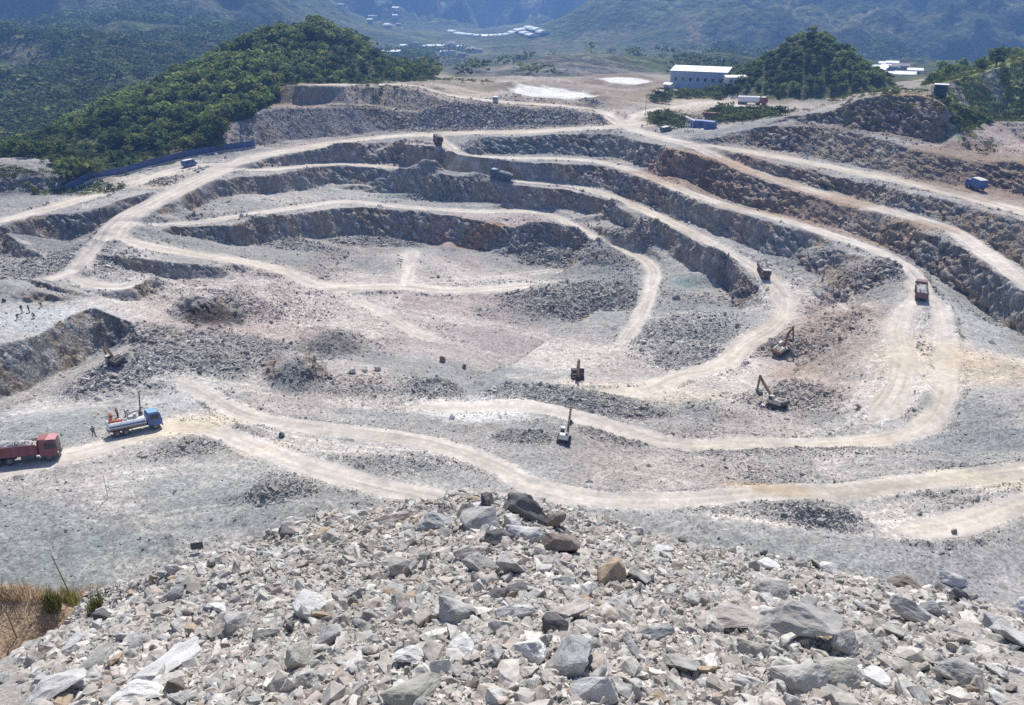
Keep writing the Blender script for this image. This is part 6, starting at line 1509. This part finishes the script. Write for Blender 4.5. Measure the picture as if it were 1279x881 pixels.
# white frame with a chute by the cabins, red crusher behind them
t = thing('loading_frame', 'white steel loading frame with a slanting chute left of the blue cabins', 'frame')
q = MB()
for sx in (-1, 1):
    for sy in (-1, 1): q.cyl((sx * 1.1, sy * 1.0, -.3), (sx * .7, sy * .7, 3.6), .09, n=6)
for sx in (-1, 1): q.cyl((sx * 1.1, -1, .8), (-sx * .9, -.9, 2.6), .05, n=6)
q.build('legs', 'white', t, 0); MB().bar((-1.6, 4.3), (1.8, 3.1), .35, .35, -.6, .6).build('chute', 'white', t, .02)
place(t, 860, 162, 10, 1)
t = thing('crusher', 'red crushing machine with a hopper behind the blue cabins', 'machine')
MB().prism([(-2.2, 1.8), (-1.0, .6), (1.0, .6), (2.2, 1.8), (2.4, 3.0), (-2.4, 3.0)], -1.2, 1.2).build('hopper', 'rust', t, .03)
MB().box(-2.4, 2.6, -1.1, 1.1, .25, .6).box(1.0, 2.6, -1, 1, .6, 1.7).build('frame', 'red', t, .03); MB().bar((1.8, .9), (6.4, 3.2), .3, .25, -.5, .5).build('conveyor', 'darksteel', t, .01)
for s in (-1, 1): MB().cyl((1.8, s * 1.02, 1.2), (1.8, s * 1.22, 1.2), .7, n=18).build('flywheel', 'darksteel', t, 0)
place(t, 886, 151, 12, 1)
# watch shelter on the rock mound
t = thing('watch_shelter', 'dark open shelter with a white sheet roof on top of the rocky mound', 'shelter')
q = MB()
for sx in (-1, 1):
    for sy in (-1, 1): q.cyl((sx * 1.7, sy * 1.5, -.4), (sx * 1.7, sy * 1.5, 4.6), .1, n=6)
q.build('posts', 'darksteel', t, 0)
MB().box(-2.1, 2.1, -1.9, 1.9, 4.62, 4.8).build('roof', 'roofwhite', t, 0); MB().box(-1.6, 1.6, 1.3, 1.4, .2, 4.4).box(-1.62, -1.52, -1.3, 1.3, 2.0, 4.3).box(-1.75, 1.75, -1.55, 1.55, 1.9, 2.0).build('wall', 'teal', t, 0)
la = MB().cyl((-2.6, -2.2, -.2), (-1.7, -1.6, 2.1), .05, n=6).cyl((-2.2, -2.5, -.2), (-1.3, -1.9, 2.1), .05, n=6)
for k in range(6): la.cyl((-2.6 + .15 * k, -2.2 + .1 * k, .1 + .36 * k), (-2.2 + .15 * k, -2.5 + .1 * k, .1 + .36 * k), .03, n=5)
la.build('ladder', 'white', t, 0)
x, y, z = at(1174, 117, -28.6); t.location = (x, y, float(sample(x, y))); t.rotation_euler = (0, 0, -.55)

# poles, signs
def pole(label, u, v, h, r=.09, lean=(0, 0), arm=True, mat='wood', name='utility_pole', cat='pole', rmin=40):
    t = thing(name, label, cat); x, y, z = hit(u, v, rmin); t.location = (x, y, z); t.rotation_euler = (lean[0], lean[1], 0)
    MB().cyl((0, 0, -.3), (0, 0, h), r, r * .7, 8).build('shaft', mat, t, 0)
    if arm:
        MB().box(-.8, .8, -.05, .05, h - .6, h - .48).build('cross_arm', mat, t, 0)
        for k in (-.7, 0, .7): MB().cyl((k, 0, h - .48), (k, 0, h - .3), .05, n=6).build('insulator', 'white', t, 0)
    return t
pole('wooden utility pole beside the road junction, left one of the two', 806, 143, 5.2)
pole('wooden utility pole by the bushes, right one of the two', 828, 153, 5.6)
pole('thin pale marker stake on the grey gravel below the near road', 135, 622, 3.2, .05, (0, .03), False, 'offwhite', 'marker_stake', 'stake')
pole('thin leaning bamboo stick behind the dry grass', 90, 748, 1.55, .018, (0, -.14), False, 'wood', 'stick', 'stick', 2.9)
pole('short dark stick in front of the dry grass on the soil bank', 21, 797, 1.0, .02, (0, -.05), False, 'wood', 'stick', 'stick', 2.9)
t = thing('sign_board', 'small dark board on short legs on the gravel below the dump rim', 'sign')
MB().box(-.62, .62, -.03, .03, .35, 1.1).build('board', 'darksteel', t, .01)
for s in (-1, 1): MB().cyl((s * .45, .05, -.2), (s * .45, .05, 1.0), .03, n=6).build('leg', 'steel', t, 0)
x, y, z = hit(247, 690); t.location = (x, y, z); t.rotation_euler = (-.25, 0, .25)

# grass on the soil bank
def blades(n, area, h, cols, spread_):
    VV, FF, CC = [], [], []
    for k in range(n):
        x, y, z = area(); hh = h * random.uniform(.5, 1.2); a = random.uniform(0, 6.28); l = random.uniform(.1, spread_) * hh
        dx, dy = math.cos(a), math.sin(a); w_ = .006 + .006 * random.random(); i = len(VV)
        VV += [(x - dy * w_, y + dx * w_, z - .03), (x + dy * w_, y - dx * w_, z - .03), (x + dx * l * .4 + dy * w_ * .7, y + dy * l * .4 - dx * w_ * .7, z + hh * .6), (x + dx * l * .4 - dy * w_ * .7, y + dy * l * .4 + dx * w_ * .7, z + hh * .6), (x + dx * l, y + dy * l, z + hh)]
        FF += [(i, i + 1, i + 2), (i, i + 2, i + 3), (i + 3, i + 2, i + 4)]
        c = random.choice(cols); q = random.uniform(.75, 1.25); CC += [tuple(v * q for v in c)] * 5
    return np.array(VV), np.array(FF), np.array(CC)
def soil_area(u0, u1, v0, v1):
    def f():
        for _ in range(30):
            x, y, z = fg_hit(random.uniform(u0, u1), random.uniform(v0, v1))
            if sample(x, y, SOILM) > .3: break
        return x, y, float(sample(x, y))
    return f
tan_ = [(.58,.46,.30), (.64,.53,.36), (.46,.34,.22), (.50,.37,.26)]; grn = [(.16,.21,.05), (.22,.25,.07), (.30,.28,.10)]
g1 = blades(1300, soil_area(-60, 165, 736, 754), .36, tan_, .7); g2 = blades(260, soil_area(-20, 100, 760, 830), .22, tan_, .8)
me = geo_mesh('dry_grass', np.concatenate([g1[0], g2[0]]), np.concatenate([g1[1], g2[1] + len(g1[0])]), np.concatenate([g1[2], g2[2]]), M_WOOD)
o = bpy.data.objects.new('dry_grass', me); COL.objects.link(o); o['kind'] = 'stuff'; o['label'] = 'dry tan grass on the brown soil bank at the lower left'; o['category'] = 'grass'
def geo_obj(name, g_):
    o = bpy.data.objects.new(name, geo_mesh(name, *g_, M_WOOD)); COL.objects.link(o); return o
for u, v, n_, lab in ((66, 755, 260, 'yellow green grass tuft left of the leaning stick'), (90, 752, 160, 'olive grass tuft at the foot of the leaning stick'), (120, 762, 200, 'bright green grass tuft next to the dark cube stone')):
    cx_, cy_, cz_ = fg_hit(u, v)
    def ar(): 
        a, q = random.uniform(0, 6.28), .22 * math.sqrt(random.random()); x, y = cx_ + q * math.cos(a), cy_ + q * math.sin(a); return x, y, float(sample(x, y))
    tag(geo_obj('grass_tuft', blades(n_, ar, .42, grn, .45)), lab, 'grass')

# ------------------------------------------------------------------ the far valley
def far_house(u, v, r, w_, h_, label, group, wall='white', roof='tile'):
    return shed('house', label, 'house', u, v, 10, random.uniform(-.3, .3), w_, w_ * .7, h_, wall, roof, group, windows=2, rise=w_ * .12, r=r, sink=1.0)
random.seed(5)
for k in range(26):
    far_house(random.uniform(425, 500), random.uniform(22, 50), random.uniform(1900, 2500), random.uniform(9, 20), random.uniform(6, 12), 'tiny pale house in the valley village behind the left hill', 'houses of the village behind the left hill', random.choice(['white', 'offwhite', 'concrete']), random.choice(['tile', 'roofwhite', 'concrete']))
for k in range(20):
    far_house(random.uniform(490, 600), random.uniform(48, 62), random.uniform(1300, 1700), random.uniform(9, 16), random.uniform(6, 10), 'tiny pale house in the hamlet below the white greenhouses', 'houses of the hamlet below the greenhouses', random.choice(['white', 'offwhite']), random.choice(['tile', 'roofwhite']))
for k in range(14):
    far_house(random.uniform(1088, 1150), 96, random.uniform(640, 820), random.uniform(8, 15), random.uniform(4, 6), 'white roofed house seen between the cone shaped hill and the rocky mound', 'houses between the cone hill and the rocky mound', random.choice(['white', 'offwhite', 'concrete']), random.choice(['roofwhite', 'roofwhite', 'tile']))
for k in range(10):
    far_house(random.uniform(925, 975), 36, random.uniform(1700, 2300), random.uniform(10, 20), random.uniform(5, 9), 'tiny pale house on the hazy slope behind the cone shaped hill', 'houses on the slope behind the cone hill', 'offwhite', 'roofwhite')
shed('long_shed', 'long white roofed shed just behind the right end of the left hill', 'shed', 478, 57, 10, 0, 46, 14, 6, 'offwhite', 'roofwhite', windows=5, rise=1.5, r=1150, sink=1)
shed('long_shed', 'shorter white roofed shed below the long white shed', 'shed', 508, 62, 10, .4, 24, 10, 5, 'offwhite', 'roofwhite', windows=3, rise=1.2, r=1050, sink=1)
def greenhouse(x, y, L, W, a):
    t = MB(); n = 9; prof = [(-W / 2, -1)] + [(W / 2 * -math.cos(math.pi * k / n), 4.2 * math.sin(math.pi * k / n)) for k in range(n + 1)] + [(W / 2, -1)]
    t.prism(prof, -L / 2, L / 2); t.v = [(y, x, z) for x, y, z in t.v]
    o = t.build('greenhouse', 'plastic', None, 0); o.location = (x, y, float(sample(x, y)) + .6); o.rotation_euler = (0, 0, a)
    return tag(o, 'long white plastic greenhouse in the bright strip across the far valley', 'greenhouse', 'greenhouses across the far valley')
path = [far(563 + 7.4 * k, 45, 2200 - 26 * k - 60 * math.sin(k * .5)) for k in range(17)]
for k in range(16):
    (x0, y0, _), (x1, y1, _) = path[k], path[k + 1]
    L = math.hypot(x1 - x0, y1 - y0); a = math.atan2(y1 - y0, x1 - x0)
    for row in range(1 if k < 5 else 2):
        o = greenhouse((x0 + x1) / 2 + math.sin(a) * 24 * row, (y0 + y1) / 2 - math.cos(a) * 24 * row, L * 1.0, 22, a)
